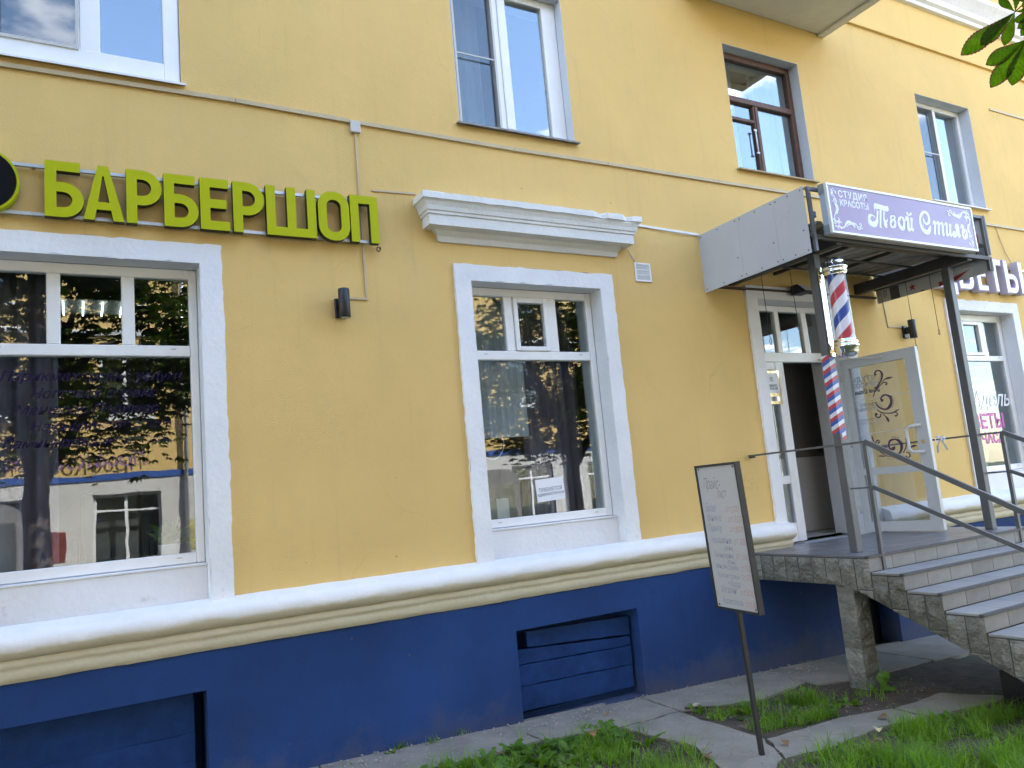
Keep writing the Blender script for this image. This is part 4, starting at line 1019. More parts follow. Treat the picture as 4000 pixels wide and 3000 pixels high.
for fn, x0, x1 in ((L_B,-0.176,0.052),(L_A,0.048,0.298),(L_R,0.311,0.538),(L_B,0.551,0.780),(L_E,0.792,0.994),(L_R,1.020,1.247),(L_SH,1.260,1.637),(L_O,1.655,1.905),(L_P,1.914,2.144)):
    link('letter', glyph_mesh('letter', fn(x0, x1), -0.10, -0.045, [M['lime'], M['blackside']]), bs)
for z in (4.268, 3.930):
    p = MB(); p.box(-0.8, 2.10, -0.044, -0.022, z, z+0.022); p.build('rail', M['rail_steel'], bs)
p = MB()
for x in (-0.25, 0.55, 1.25, 1.95):
    for z in (4.279, 3.941): p.box(x, x+0.02, -0.0215, 0.0, z-0.008, z+0.008)
p.build('wall_bracket', M['rail_steel'], bs)
cc = [(2.15+0.02*math.cos(t*0.7)*(1-0.02*t), -0.03-0.002*t, 3.885+0.02*math.sin(t*0.7)) for t in range(20)]
p = MB(); p.tube(cc, 0.003, 6); p.build('spare_wire', M['rust'], bs)

ov = thing('round_sign', (-0.54, -0.02, 4.12), 'round black light sign with lime rim left of the lime letters', 'sign')
def disc(mb, r, y0, y1, n=48, mi=0):
    mb.prism([(-0.54+r*math.cos(2*math.pi*k/n), 4.126+r*math.sin(2*math.pi*k/n)) for k in range(n)], y0, y1, mi)
p = MB(); disc(p, 0.224, -0.10, -0.03); p.build('rim', [M['lime']], ov)
p = MB(); disc(p, 0.208, -0.104, -0.098); p.build('face', mat('matt_black_face', (0.008,0.008,0.009), 0.9, spec=0.1), ov)
p = MB(); disc(p, 0.2235, -0.029, -0.0225); p.build('back_plate', M['blackside'], ov)

# --- cable ducts
dc = thing('cable_duct', (2.0, 0, 4.97), 'long beige cable duct running under the upper windows', 'duct')
def duct_run(par, p, q, w=0.033, d=0.024, m='duct', name='duct_length'):
    b = MB(); p, q = Vector(p), Vector(q); dd = (q-p).normalized(); s = Vector((-dd.z, 0, dd.x))*w/2
    vs = [p-s, p+s, q+s, q-s]; vs = [Vector((v.x, -0.0005, v.z)) for v in vs] + [Vector((v.x, -d, v.z)) for v in vs]
    b.add(vs, [(4,5,6,7)[::-1],(0,1,5,4)[::-1],(1,2,6,5)[::-1],(2,3,7,6)[::-1],(3,0,4,7)[::-1]])
    me = b.mesh(name, [M[m]], 0.0)
    bm = bmesh.new(); bm.from_mesh(me); bmesh.ops.recalc_face_normals(bm, faces=bm.faces); bm.to_mesh(me); bm.free()
    return link(name, me, par)
xs_ = [-4.0,-2.0,-0.9,1.085,1.985]; zs_ = [4.978,4.98,4.982,5.000,4.985]
for i in range(4): duct_run(dc, (xs_[i]+0.002,0,zs_[i]), (xs_[i+1]-0.002,0,zs_[i+1]))
pts = [(2.07,4.982),(3.55,4.968),(4.62,4.975),(6.1,4.975),(7.9,4.984),(9.6,4.984),(12.6,4.99),(15.0,4.99)]
for a, b in zip(pts[:-1], pts[1:]): duct_run(dc, (a[0]+0.002,0,a[1]), (b[0]-0.002,0,b[1]))
p = MB(); p.box(1.986, 2.072, -0.032, -0.0005, 4.886, 4.990); p.build('junction_box', M['grey_plastic'], dc, bevel=0.005)
bd_ = thing('branch_duct', (2.03, 0, 4.0), 'thin beige duct dropping behind the letters to the wall lamp', 'duct')
duct_run(bd_, (2.030,0,4.884), (2.036,0,3.482), 0.017, 0.013); duct_run(bd_, (2.047,0,3.472), (1.885,0,3.472), 0.017, 0.013)
sd_ = thing('short_duct', (2.34, 0, 4.41), 'short beige duct left of the white hood', 'duct')
duct_run(sd_, (2.14,0,4.404), (2.53,0,4.418), 0.016, 0.012)
sd2 = thing('short_duct', (5.3, 0, 4.35), 'peeling white duct between the hood and the canopy panel', 'duct')
duct_run(sd2, (4.80,0,4.372), (5.72,0,4.342), 0.020, 0.012, 'white')
p = MB(); p.tube([(4.79,-0.012,4.358),(5.0,-0.016,4.352),(5.3,-0.02,4.335),(5.55,-0.016,4.325),(5.71,-0.012,4.33)], 0.004, 6); p.build('cable', M['grey_plastic'], sd2)
sd3 = thing('short_duct', (12.4, 0, 6.84), 'short beige duct high at the right end of the wall', 'duct')
duct_run(sd3, (11.885,0,6.845), (13.6,0,6.845), 0.03, 0.016)
sd4 = thing('short_duct', (8.75, 0, 3.55), 'thin duct running down to the wall lamp above the open door', 'duct')
duct_run(sd4, (8.62,0,3.98), (8.66,0,3.432), 0.017, 0.013); duct_run(sd4, (8.65,0,3.43), (8.92,0,3.43), 0.017, 0.013)
wv = tag(MB().tube([(11.47,-0.01,4.99),(11.50,-0.01,4.83),(11.58,-0.014,4.6),(11.66,-0.03,4.44)], 0.006, 6).build('sign_cable', M['duct']), 'thin cable running down to the white flower shop letters', 'cable')

# --- wall lamps: black cylinder on a bracket
def wall_lamp(x, z0, z1, label):
    t = thing('wall_lamp', (x, 0, z0), label, 'lamp', 'black cylinder wall lamps')
    y = -0.115; h = z1-z0
    p = MB(); p.lathe([(0.040,0),(0.044,0.004),(0.044,h-0.004),(0.040,h)], (x,y,z0), 28, close=False); p.lathe([(0.036,0.006),(0.036,h-0.006)], (x,y,z0), 28); p.build('shade', M['black'], t)
    p = MB(); p.lathe([(0.0345,-0.0005),(0.0345,0.0055)], (x,y,z0), 24); p.build('lens', M['lens'], t)
    p = MB(); p.box(x-0.045, x+0.045, -0.030, -0.001, z0+0.02, z1-0.055); p.box(x-0.02, x+0.02, -0.08, -0.0305, z0+0.07, z0+0.15); p.build('bracket', M['black'], t, bevel=0.003)
wall_lamp(1.815, 3.285, 3.515, 'black cylinder wall lamp between the two shop windows')
wall_lamp(8.965, 3.27, 3.50, 'black cylinder wall lamp to the right above the open door')

# --- vent grille
vg = thing('vent_grille', (4.91, 0, 3.78), 'small white vent grille on the wall right of the hood', 'vent')
p = MB(); frame_ring(p, 4.812, 5.012, 3.780, 3.974, 0.02,0.02,0.02,0.02, -0.014, -0.0005); p.build('frame', M['pvc'], vg, bevel=0.003)
p = MB(); p.box(4.832, 4.992, -0.003, -0.001, 3.80, 3.954); p.build('backing', M['net'], vg)
for i in range(13):
    p = MB(); x = 4.838+i*0.012; p.box(x, x+0.0055, -0.011, -0.0035, 3.80, 3.954); p.build('slat', M['pvc'], vg)
for z in (3.845, 3.90):
    p = MB(); p.box(4.832, 4.992, -0.0125, -0.0112, z, z+0.006); p.build('cross_bar', M['pvc'], vg)
p = MB(); p.tube([(4.70,-0.03,4.15),(4.755,-0.012,4.10),(4.80,-0.008,4.03),(4.835,-0.006,3.975)], 0.004, 6); p.build('wire', M['pvc'], vg)

# --- flower shop letters
FZ0, FZ1 = 3.95, 4.428
def fl_letters():
    t = 0.10
    def ring(a,b,z0,z1,r): return arc(b-r,z0+r,r,r,-90,0,5)+arc(b-r,z1-r,r,r,0,90,5)
    Y = [[(11.22,FZ0)]+ring(11.22,11.535,FZ0,FZ0+0.285,0.12)+[(11.325,FZ0+0.285),(11.325,FZ1),(11.22,FZ1)], [(11.325,FZ0+0.085)]+ring(11.325,11.45,FZ0+0.085,FZ0+0.20,0.055)+[(11.325,FZ0+0.20)]]
    Y2 = [[(11.585,FZ0),(11.69,FZ0),(11.69,FZ1),(11.585,FZ1)]]
    Tt = [[(10.945,FZ0),(11.035,FZ0),(11.035,FZ1-t),(11.165,FZ1-t),(11.165,FZ1),(10.80,FZ1),(10.80,FZ1-t),(10.945,FZ1-t)]]
    zc = (FZ0+FZ1)/2
    E = [[(10.53,FZ0),(10.775,FZ0),(10.775,FZ0+0.085),(10.63,FZ0+0.085),(10.63,zc-0.045),(10.75,zc-0.045),(10.75,zc+0.045),(10.63,zc+0.045),(10.63,FZ1-0.085),(10.77,FZ1-0.085),(10.77,FZ1),(10.53,FZ1)]]
    V = [[(10.10,FZ0)]+ring(10.1,10.45,FZ0,zc+0.02,0.12)+ring(10.1,10.43,zc+0.02,FZ1,0.11)+[(10.10,FZ1)], [(10.2,FZ0+0.085)]+ring(10.2,10.35,FZ0+0.085,zc-0.05,0.05)+[(10.2,zc-0.05)], [(10.2,zc+0.06)]+ring(10.2,10.33,zc+0.06,FZ1-0.085,0.045)+[(10.2,FZ1-0.085)]]
    C = [[(9.68,FZ0),(9.96,FZ0),(9.96,FZ0-0.09),(10.055,FZ0-0.09),(10.055,FZ0+0.085),(10.01,FZ0+0.085),(10.01,FZ1),(9.91,FZ1),(9.91,FZ0+0.085),(9.78,FZ0+0.085),(9.78,FZ1),(9.68,FZ1)]]
    return [C, V, E, Tt, Y, Y2]
fs_ = thing('flower_shop_sign', (10.7, 0, 3.95), 'white block letters with mauve sides above the far right shop window', 'sign')
cx_ = 10.7
for k, loops in enumerate(fl_letters()):
    o = link('letter', glyph_mesh('letter', loops, -0.132, -0.035, [M['mauve_edge'], M['mauve_side']]), fs_)
    # inset white face
    def inset(lp, d):
        n = len(lp); a = sum(lp[i][0]*lp[(i+1)%n][1]-lp[(i+1)%n][0]*lp[i][1] for i in range(n)); sg = 1 if a > 0 else -1
        out = []
        for i in range(n):
            p0, p1, p2 = Vector(lp[i-1]), Vector(lp[i]), Vector(lp[(i+1)%n])
            e1, e2 = (p1-p0), (p2-p1)
            if e1.length < 1e-6 or e2.length < 1e-6: out.append(tuple(p1)); continue
            n1 = Vector((-e1.y, e1.x)).normalized()*sg; n2 = Vector((-e2.y, e2.x)).normalized()*sg
            b = n1+n2
            if b.length < 1e-3: b = n1
            b.normalize(); c = max(0.4, b.dot(n1)); q = p1+b*(d/c); out.append((q.x, q.y))
        return out
    lp2 = [inset(l, 0.013 if i == 0 else -0.013) for i, l in enumerate(loops)]
    link('face', glyph_mesh('face', lp2, -0.136, -0.1325, [M['signwhite'], M['signwhite']]), o)
p = MB(); p.box(9.6, 12.0, -0.034, -0.008, 4.02, 4.045); p.box(9.6, 12.0, -0.034, -0.008, 4.33, 4.355); p.build('rail', M['rail_steel'], fs_)

# --- gold plaque and paper notice
gp = thing('door_plaque', (6.706, 0.18, 2.54), 'gold mirror plaque with a white sheet on the sidelight of the entrance', 'sign')
p = MB(); p.box(6.578, 6.848, 0.178, 0.184, 2.542, 2.918); p.build('plate', M['gold'], gp)
p = MB(); rr = lambda a,b,z0,z1,r: arc(b-r,z0+r,r,r,-90,0,5)+arc(b-r,z1-r,r,r,0,90,5)+arc(a+r,z1-r,r,r,90,180,5)+arc(a+r,z0+r,r,r,180,270,5)
p.prism(rr(6.600,6.822,2.665,2.890,0.018), 0.1752, 0.1778); p.build('sheet', M['paper'], gp)
p = MB(); p.prism(rr(6.620,6.815,2.575,2.625,0.02), 0.1755, 0.1778); p.build('clip', M['chrome'], gp)
p = MB()
for body, z in (('BARBERSHOP_', 2.738), ('TVOYSTIL.VSK', 2.704)):
    v, f = text_polys(body, 0.034, 0.0016, 0, 0.92, 'CENTER'); lay(p, v, f, (6.712, 0.1745, z), (0.84,0,0), (0,0,1), (0,-1,0))
def outline(loop, w, cyc=True): return [[(x*1000, z*1000, w) for x, z in (loop+loop[:1] if cyc else loop)]]
for lp, w in ((rr(6.690,6.732,2.800,2.842,0.011), 6), (arc(6.711,2.821,0.0105,0.0105,0,360,14), 5), (arc(6.724,2.834,0.002,0.002,0,360,6), 3)):
    v, f = strokes_polys(outline(lp, w, False if lp[0] == lp[-1] else True), 0.001, 1); lay(p, v, f, (0,0.1745,0), (1,0,0), (0,0,1), (0,-1,0))
for sx_, x in ((1,6.612),(-1,6.810)):
    for sz_, z in ((1,2.677),(-1,2.878)):
        v, f = strokes_polys([[(x*1000+sx_*32, z*1000, 5), (x*1000, z*1000, 5)], [(x*1000, z*1000, 5), (x*1000, z*1000+sz_*32, 5)]], 0.001, 1); lay(p, v, f, (0,0.1745,0), (1,0,0), (0,0,1), (0,-1,0))
p.build('lettering', M['ink_black'], gp)

nt_ = thing('paper_notice', (3.70, 0.20, 1.73), 'white paper notice stuck to the shop window under the hood', 'notice')
cN = Vector((3.707, 0.176, 1.833)); aN = R_(3.0); axN = Vector((math.cos(aN), 0, math.sin(aN))); ayN = Vector((-math.sin(aN), 0, math.cos(aN)))
def nq(u, v, y): q = cN+axN*u+ayN*v; return (q.x, y, q.z)
p = MB(); p.add([nq(-0.148,-0.1,0.176), nq(0.148,-0.1,0.176), nq(0.148,0.1,0.175), nq(-0.148,0.1,0.175), nq(-0.148,-0.1,0.178), nq(0.148,-0.1,0.178), nq(0.148,0.1,0.177), nq(-0.148,0.1,0.177)], [(0,1,2,3),(7,6,5,4),(0,4,5,1),(1,5,6,2),(2,6,7,3),(3,7,4,0)]); p.build('sheet', M['paper'], nt_)
p = MB()
for body, v_, s in (('ТРЕБУЕТСЯ', -0.012, 0.044), ('АДМИНИСТРАТОР', -0.05, 0.031)):
    v, f = text_polys(body, s, 0.0006, 0, 1.0, 'CENTER'); lay(p, v, f, cN+ayN*v_, axN, ayN, (0,-1,0), 0.0022)
p.build('lettering', M['ink_blue'], nt_)
tag(MB().tube([(3.32,0.5,2.42+0.0)]+[(3.32+0.13*math.cos(a*0.35), 0.5, 2.30+0.15*math.sin(a*0.35)) for a in range(4, 20)], 0.004, 6).build('ring_light', M['signwhite']), 'thin white ring light inside the shop window under the hood', 'lamp')

# ================================================================== STAIRS
SX0, SX1, PZ, RH, TD, PYF = 5.85, 8.42, 1.03, 0.1345, 0.302, -1.372
NST = 8
st = thing('entrance_stairs', (7.1, -1.8, 0), 'grey tiled entrance stairs with rock-faced sides and a landing', 'stairs')
def under(y):   # underside of the flight
    return 0.772 if y > -1.13 else 0.772+(y+1.13)*0.4385
gz_ = -0.22
side = [(0.0, PZ-0.02), (0.0, 0.772), (-1.13, 0.772)]
yb = -1.13-(0.772-gz_)/0.4385
side += [(yb, gz_), (PYF-TD*(NST-1)+0.02, gz_)]
for k in range(NST-1, 0, -1):
    side += [(PYF-TD*k+0.02, PZ-RH*k-0.02), (PYF-TD*(k-1)+0.02, PZ-RH*k-0.02)]
side += [(PYF+0.02, PZ-0.02)]
b = MB(); n = len(side)
vs = [(SX0, y, z) for y, z in side] + [(SX1, y, z) for y, z in side]
b.add(vs, [list(range(n)), list(range(n, 2*n))[::-1]] + [(i, i+n, (i+1)%n+n, (i+1)%n) for i in range(n)])
me = b.mesh('concrete_body', [mat('dark_grout', (0.085,0.08,0.07), 0.95, var=0.3, vscale=8)])
bm = bmesh.new(); bm.from_mesh(me); bmesh.ops.recalc_face_normals(bm, faces=bm.faces); bm.to_mesh(me); bm.free()
link('concrete_body', me, st)
# tiles: landing, treads, risers, nosings
def tile_mesh(name, w, d, h, m):
    t = MB(); t.box(0, w, 0, d, 0, h); return t.mesh(name, [m], 0.0025)
NT = 8; TW = (SX1-SX0)/NT
tm_land = tile_mesh('landing_tile', TW-0.004, 0.30-0.004, 0.018, M['tile_floor'])
for j in range(5):
    for i in range(NT):
        y = PYF+0.04+j*0.266
        o = link('landing_tile', tm_land, st); o.location = Vector((SX0+i*TW+0.002, y, PZ-0.018)) - st.location + Vector((0,0,0)); o.scale = (1, 0.262/0.296, 1)
        o.matrix_parent_inverse = Matrix.Identity(4)
tm_tread = tile_mesh('tread_tile', TW-0.004, TD-0.045, 0.018, M['tile_tread'])
tm_riser = MB(); tm_riser.box(0, TW-0.004, 0, 0.012, 0, RH-0.022); tm_riser = tm_riser.mesh('riser_tile', [M['tile_riser']], 0.002)
nos = MB(); nos.box(0, SX1-SX0+0.02, 0, 0.045, 0, 0.022); nos = nos.mesh('nosing', [M['nosing']], 0.006, 2)
def put(name, me_, x, y, z):
    o = link(name, me_, st); o.matrix_parent_inverse = Matrix.Identity(4); o.location = Vector((x, y, z)) - st.location; return o
for k in range(NST):
    zt = PZ-RH*k; yn = PYF-TD*k
    put('nosing', nos, SX0-0.012, yn-0.006, zt-0.0205)
    off = 0.0 if k % 2 == 0 else TW*0.5
    for i in range(NT):
        put('riser_tile', tm_riser, SX0+i*TW+0.002, yn+0.010, zt-RH+0.001)
        if k > 0: put('tread_tile', tm_tread, SX0+i*TW+0.002, yn+0.041, zt-0.018)
# rock-faced cladding tiles on the left side
def rock_tile(corners, seed, axis='x', out=0.03):
    """corners (a,z) quad bl,br,tr,tl in plane coords; returns MB added tile bulging outwards"""
    t = MB(); nu, nv = 7, 8; vs = []
    (a0,c0),(a1,c1),(a2,c2),(a3,c3) = corners
    for j in range(nv+1):
        for i in range(nu+1):
            u, v = i/nu, j/nv
            a = (a0*(1-u)+a1*u)*(1-v)+(a3*(1-u)+a2*u)*v; z = (c0*(1-u)+c1*u)*(1-v)+(c3*(1-u)+c2*u)*v
            e = min(u, 1-u, v, 1-v); h = min(1, e*6)
            d = h*out*(0.45+0.75*noise.noise(Vector((a*11+seed, z*11, seed*1.7)))+0.45*noise.noise(Vector((a*28, z*28+seed, 2))))
            vs.append((a, z, max(0.003, d) if 0 < u < 1 and 0 < v < 1 else 0.002))
    return vs, [(j*(nu+1)+i, j*(nu+1)+i+1, (j+1)*(nu+1)+i+1, (j+1)*(nu+1)+i) for j in range(nv) for i in range(nu)]
def clad(a0, a1, zl0, zr0, zl1, zr1, seed):
    vs, fs = rock_tile([(a0-0.004, zl0+0.003), (a1+0.004, zr0+0.003), (a1+0.004, max(zr1-0.004, zr0+0.004)), (a0-0.004, max(zl1-0.004, zl0+0.004))], seed, out=0.055)
    t = MB(); t.add([(SX0-0.001-d, a, z) for a, z, d in vs], fs, 0, True)
    return t.build('cladding_tile', M['tile_rock'], st)
def top_at(y):
    if y > PYF: return PZ-0.022
    k = int((PYF-y)/TD)+1
    return PZ-RH*k-0.022
sd_i = 0
y = -0.01; W = 0.151
edges = [-0.01-W*i for i in range(9)] + [PYF]
edges = sorted(set([e for e in edges if e > PYF+0.05]+[PYF]), reverse=True)
for k in range(1, NST): edges += [PYF-TD*(k-0.5), PYF-TD*k]
for ya, yb_ in zip(edges[:-1], edges[1:]):
    zt = top_at((ya+yb_)/2); ua, ub = under(ya), under(yb_)
    ua, ub = max(ua, gz_), max(ub, gz_)
    H = 0.262; z = zt
    while z > min(ua, ub)+0.01:
        zb = z-H
        if zb-min(ua, ub) < 0.05: zb = min(ua, ub)-0.001
        sd_i += 1; clad(ya, yb_, max(zb, ua), max(zb, ub), max(z, ua), max(z, ub), sd_i*1.37)
        z = zb
# support column clad with the same tiles
cxa, cya, cs_ = 5.905, -1.135, 0.19
p = MB(); p.box(cxa+0.012, cxa+cs_-0.004, cya+0.012, cya+cs_, -0.25, 0.772)
colm = p.build('support_column', M['concrete'], st)
zz = [-0.22, -0.02, 0.22, 0.46, 0.70, 0.770]
for i in range(len(zz)-1):
    vs, fs = rock_tile([(cya+0.014, zz[i]), (cya+cs_, zz[i]), (cya+cs_, zz[i+1]-0.003), (cya+0.014, zz[i+1]-0.003)], 40+i, out=0.034)
    t = MB(); t.add([(cxa+0.011-d, a, z) for a, z, d in vs], fs, 0, True); t.build('cladding_tile', M['tile_rock'], colm)
    vs, fs = rock_tile([(cxa+0.002, zz[i]), (cxa+cs_-0.004, zz[i]), (cxa+cs_-0.004, zz[i+1]-0.003), (cxa+0.002, zz[i+1]-0.003)], 60+i, out=0.034)
    t = MB(); t.add([(a, cya+0.011-d, z) for a, z, d in vs], [f[::-1] for f in fs], 0, True); t.build('cladding_tile', M['tile_rock'], colm)
p = MB(); p.box(6.35, 8.35, -3.2, -2.02, -0.4, 0.10); p.build('foundation_block', mat('shade_dark_concrete', (0.022,0.022,0.02), 0.95), st)  # near-black colour paints in the deep shade under the stairs

# handrails
def railing(x, label, yend, bow_side):
    t = thing('handrail', (x, -1.36, 0.9), label, 'railing', 'painted steel handrails of the stairs')
    dirs = Vector((0, -1.219, -0.643)).normalized()
    p = MB(); p.bar((x,-0.004,1.990), (x,-1.372,2.000), 0.040, 0.018); p.build('level_rail', M['post'], t)
    p = MB(); p.bar((x,-1.36,2.001), (x,-1.36-1.219*1.75,2.001-0.643*1.75), 0.042, 0.024, up=(1,0,0)); p.build('sloping_rail', M['post'], t)
    p = MB(); p.bar((x,-1.155,1.598), (x,-1.345,1.600), 0.030, 0.014); p.build('short_rail', M['post'], t)
    p = MB(); p.bar((x+0.004,-1.378,1.600), (x+0.004,-1.378-1.16*1.75,1.600-0.507*1.75*1.02), 0.034, 0.018, up=(1,0,0)); p.build('middle_rail', M['post'], t)
    for y, z in ((-1.36, 0.895), (-3.15, 0.09)):
        zt = 1.992 if y > -2 else 2.001-0.5275*(1.79)-0.012
        p = MB(); p.box(x-0.017, x+0.017, y-0.017, y+0.017, z, zt); p.build('baluster', M['post'], t)
    p = MB(); p.box(x-0.012, x+0.03, -0.05, -0.001, 1.965, 1.982); p.build('wall_anchor', M['rust'], t)
railing(6.044, 'left steel handrail from the wall past the striped post down the stairs', -3.4, False)
railing(8.205, 'right steel handrail of the stairs with the white bow', -3.4, True)
bw = thing('ribbon_bow', (8.18, -0.735, 2.0), 'white ribbon bow tied to the right handrail behind the door', 'bow')
p = MB()
for s in (-1, 1):
    lp = [(8.175-0.012*math.sin(t*0.5), -0.735+s*0.055*math.sin(t*0.52)*1.0, 2.012+0.028*math.sin(t*1.05+0.3)) for t in range(7)]
    for a, b_ in zip(lp[:-1], lp[1:]): p.add([a, b_, (b_[0]-0.022,b_[1],b_[2]-0.02), (a[0]-0.022,a[1],a[2]-0.02)], [(0,1,2,3)])
p.build('loop', M['ribbon'], bw)
p = MB()
for s, l in ((-1, 0.13), (1, 0.15)):
    q0, q1 = Vector((8.17,-0.735,2.0)), Vector((8.165,-0.735+s*0.055,2.0-l)); m_ = (q0+q1)/2+Vector((-0.02,s*0.01,0.0)); wv_ = Vector((0.006,0.016,0))
    p.add([q0-wv_*0.4, q0+wv_*0.4, m_+wv_, m_-wv_, q1-wv_*1.1, q1+wv_*0.9], [(0,1,2,3),(3,2,5,4)])
p.build('tail', M['ribbon'], bw)

# ================================================================== CANOPY
cp = thing('entrance_canopy', (7.1, -1.1, 1.03), 'grey steel canopy on two posts over the entrance', 'canopy')
P1, P2 = (6.10, -1.07), (8.16, -1.11)
for (x, y) in (P1, P2):
    p = MB(); p.box(x-0.041, x+0.041, y-0.041, y+0.041, PZ, 3.806); po = p.build('post', M['post'], cp, bevel=0.005)
    if x < 7: post1 = po
p = MB(); p.box(5.76, 8.48, -1.13, -1.07, 3.928, 3.965); p.build('beam', M['dark_steel'], cp, bevel=0.003)
p = MB(); p.box(5.76, 8.48, -0.04, -0.005, 3.765, 3.79); p.build('wall_angle', M['rust'], cp, bevel=0.003)
for x in (6.10, 8.16):
    p = MB(); p.box(x-0.04, x+0.04, -1.37, -0.004, 3.806, 3.925); p.build('beam', M['dark_steel'], cp, bevel=0.003)
p = MB(); p.box(5.74, 8.50, -1.395, -1.365, 3.83, 3.87); p.build('front_frame_bar', M['dark_steel'], cp)
p = MB(); p.box(5.74, 8.50, -1.395, -1.365, 4.29, 4.32); p.build('front_frame_bar', M['post'], cp)
for x in (5.745, 8.47):
    p = MB(); p.box(x, x+0.03, -1.396, -1.366, 3.72, 4.32); p.build('upright', M['post'], cp)
for x in (6.72, 7.42):
    p = MB(); p.box(x-0.015, x+0.015, -1.364, -0.06, 3.942, 3.975); p.build('rafter', M['dark_steel'], cp)
for y in (-0.35, -0.72):
    p = MB(); p.box(5.76, 8.48, y-0.014, y+0.014, 3.928, 3.941); p.build('purlin', M['dark_steel'], cp)
for x, y in ((6.8,-0.72),(7.3,-0.35)):
    p = MB(); p.box(x-0.018, x+0.018, y-0.018, y+0.018, 3.81, 3.927); p.build('strut', M['dark_steel'], cp)
# corrugated roof sheet
p = MB(); prf = []; x = 5.77
while x < 8.44:
    prf += [(x,0),(x+0.06,0),(x+0.085,0.035),(x+0.145,0.035),(x+0.17,0)]; x += 0.17
prf = [(a, h) for i, (a, h) in enumerate(prf) if i == 0 or a > prf[i-1][0]+1e-5 or h != prf[i-1][1]]
vs = [(a, -1.36, 3.982+h) for a, h in prf] + [(a, -0.003, 4.06+h) for a, h in prf]; n = len(prf)
p.add(vs, [(i, i+1, n+i+1, n+i) for i in range(n-1)]); p.build('roof_sheet', M['sheet'], cp)
# left cladding sheets with screws
for ya, yb_ in ((-0.003,-0.555),(-0.558,-1.012),(-1.015,-1.362)):
    p = MB(); p.box(5.718, 5.7215, yb_, ya, 3.708, 4.330); sh = p.build('side_sheet', M['panel'], cp)
    s = MB()
    for yy in (ya-0.03, (ya+yb_)/2, yb_+0.03):
        for zz_ in (3.74, 4.30):
            s.tube([(5.7178, yy, zz_), (5.7145, yy, zz_)], 0.007, 8)
    s.tube([(5.7178, yb_+0.05, 3.93), (5.7145, yb_+0.05, 3.93)], 0.007, 8)
    s.build('screw', M['rust'], sh)
for z in (3.72, 4.30):
    p = MB(); p.box(5.722, 5.744, -1.36, -0.003, z, z+0.02); p.build('side_frame_bar', M['post'], cp)
# right side: printed banner sheets on a frame
p = MB(); p.box(8.508, 8.512, -1.41, -0.02, 3.705, 3.862); bn = p.build('banner_strip', M['banner'], cp)
p = MB(); p.box(8.508, 8.512, -1.41, -0.02, 3.882, 4.325); bn2 = p.build('banner_sheet', mat('pale_blue_banner', (0.46,0.49,0.54), 0.6), cp)
p = MB(); p.box(8.47, 8.507, -1.39, -0.02, 3.860, 3.884); p.build('side_frame_bar', M['post'], cp)
p = MB(); p.box(8.47, 8.507, -1.39, -0.02, 4.30, 4.324); p.build('side_frame_bar', M['post'], cp)
XB = 8.5065
def by(mb, pts): mb.add([(XB, y, z) for y, z in pts], [tuple(range(len(pts)))])
p = MB()
sc_ = (-0.487, 3.785)
star = [(sc_[0]+(0.05 if k % 2 == 0 else 0.02)*math.sin(k*math.pi/5), sc_[1]+(0.05 if k % 2 == 0 else 0.02)*math.cos(k*math.pi/5)) for k in range(10)]
for k in range(10):
    by(p, [sc_, star[k], star[(k+1) % 10]])
by(p, [(-0.56,3.706),(-0.60,3.725),(-0.64,3.706)]); by(p, [(-0.80,3.706),(-0.80,3.755),(-0.90,3.75),(-1.01,3.77),(-1.17,3.80),(-1.0,3.718),(-0.95,3.706)])
p.build('print', M['red'], bn)
p = MB()
for y0_ in (-0.035, -0.105):
    for body in (['ПОСУДА'] if y0_ > -0.1 else ['ВСЕР']):
        v, f = text_polys(body, 0.07, 0.001, 0, 0.9); lay(p, v, f, (XB, y0_-0.055, 3.857 if y0_ > -0.1 else 3.85), (0,0,-0.55), (0,1,0), (-1,0,0))
p.build('print', M['brownprint'], bn)
p = MB(); by(p, [(-0.20,3.706),(-0.20,3.858),(-0.32,3.858),(-0.32,3.706)]); p.build('print', M['nosing'], bn)
p = MB(); q = [(-0.72,3.90),(-0.75,3.93),(-0.80,3.945),(-0.86,3.93),(-0.88,3.90)]; p.add([(8.5062, y, z) for y, z in q], [tuple(range(5))]); p.build('print', M['orange'], bn2)
p = MB(); v, f = strokes_polys([[(-1225,3890,14),(-1262,3940,14),(-1290,4000,14),(-1300,4080,14),(-1295,4150,20)]]); lay(p, v, f, (8.5062,0,0), (0,1,0), (0,0,1), (-1,0,0)); p.build('print', M['red'], bn2)
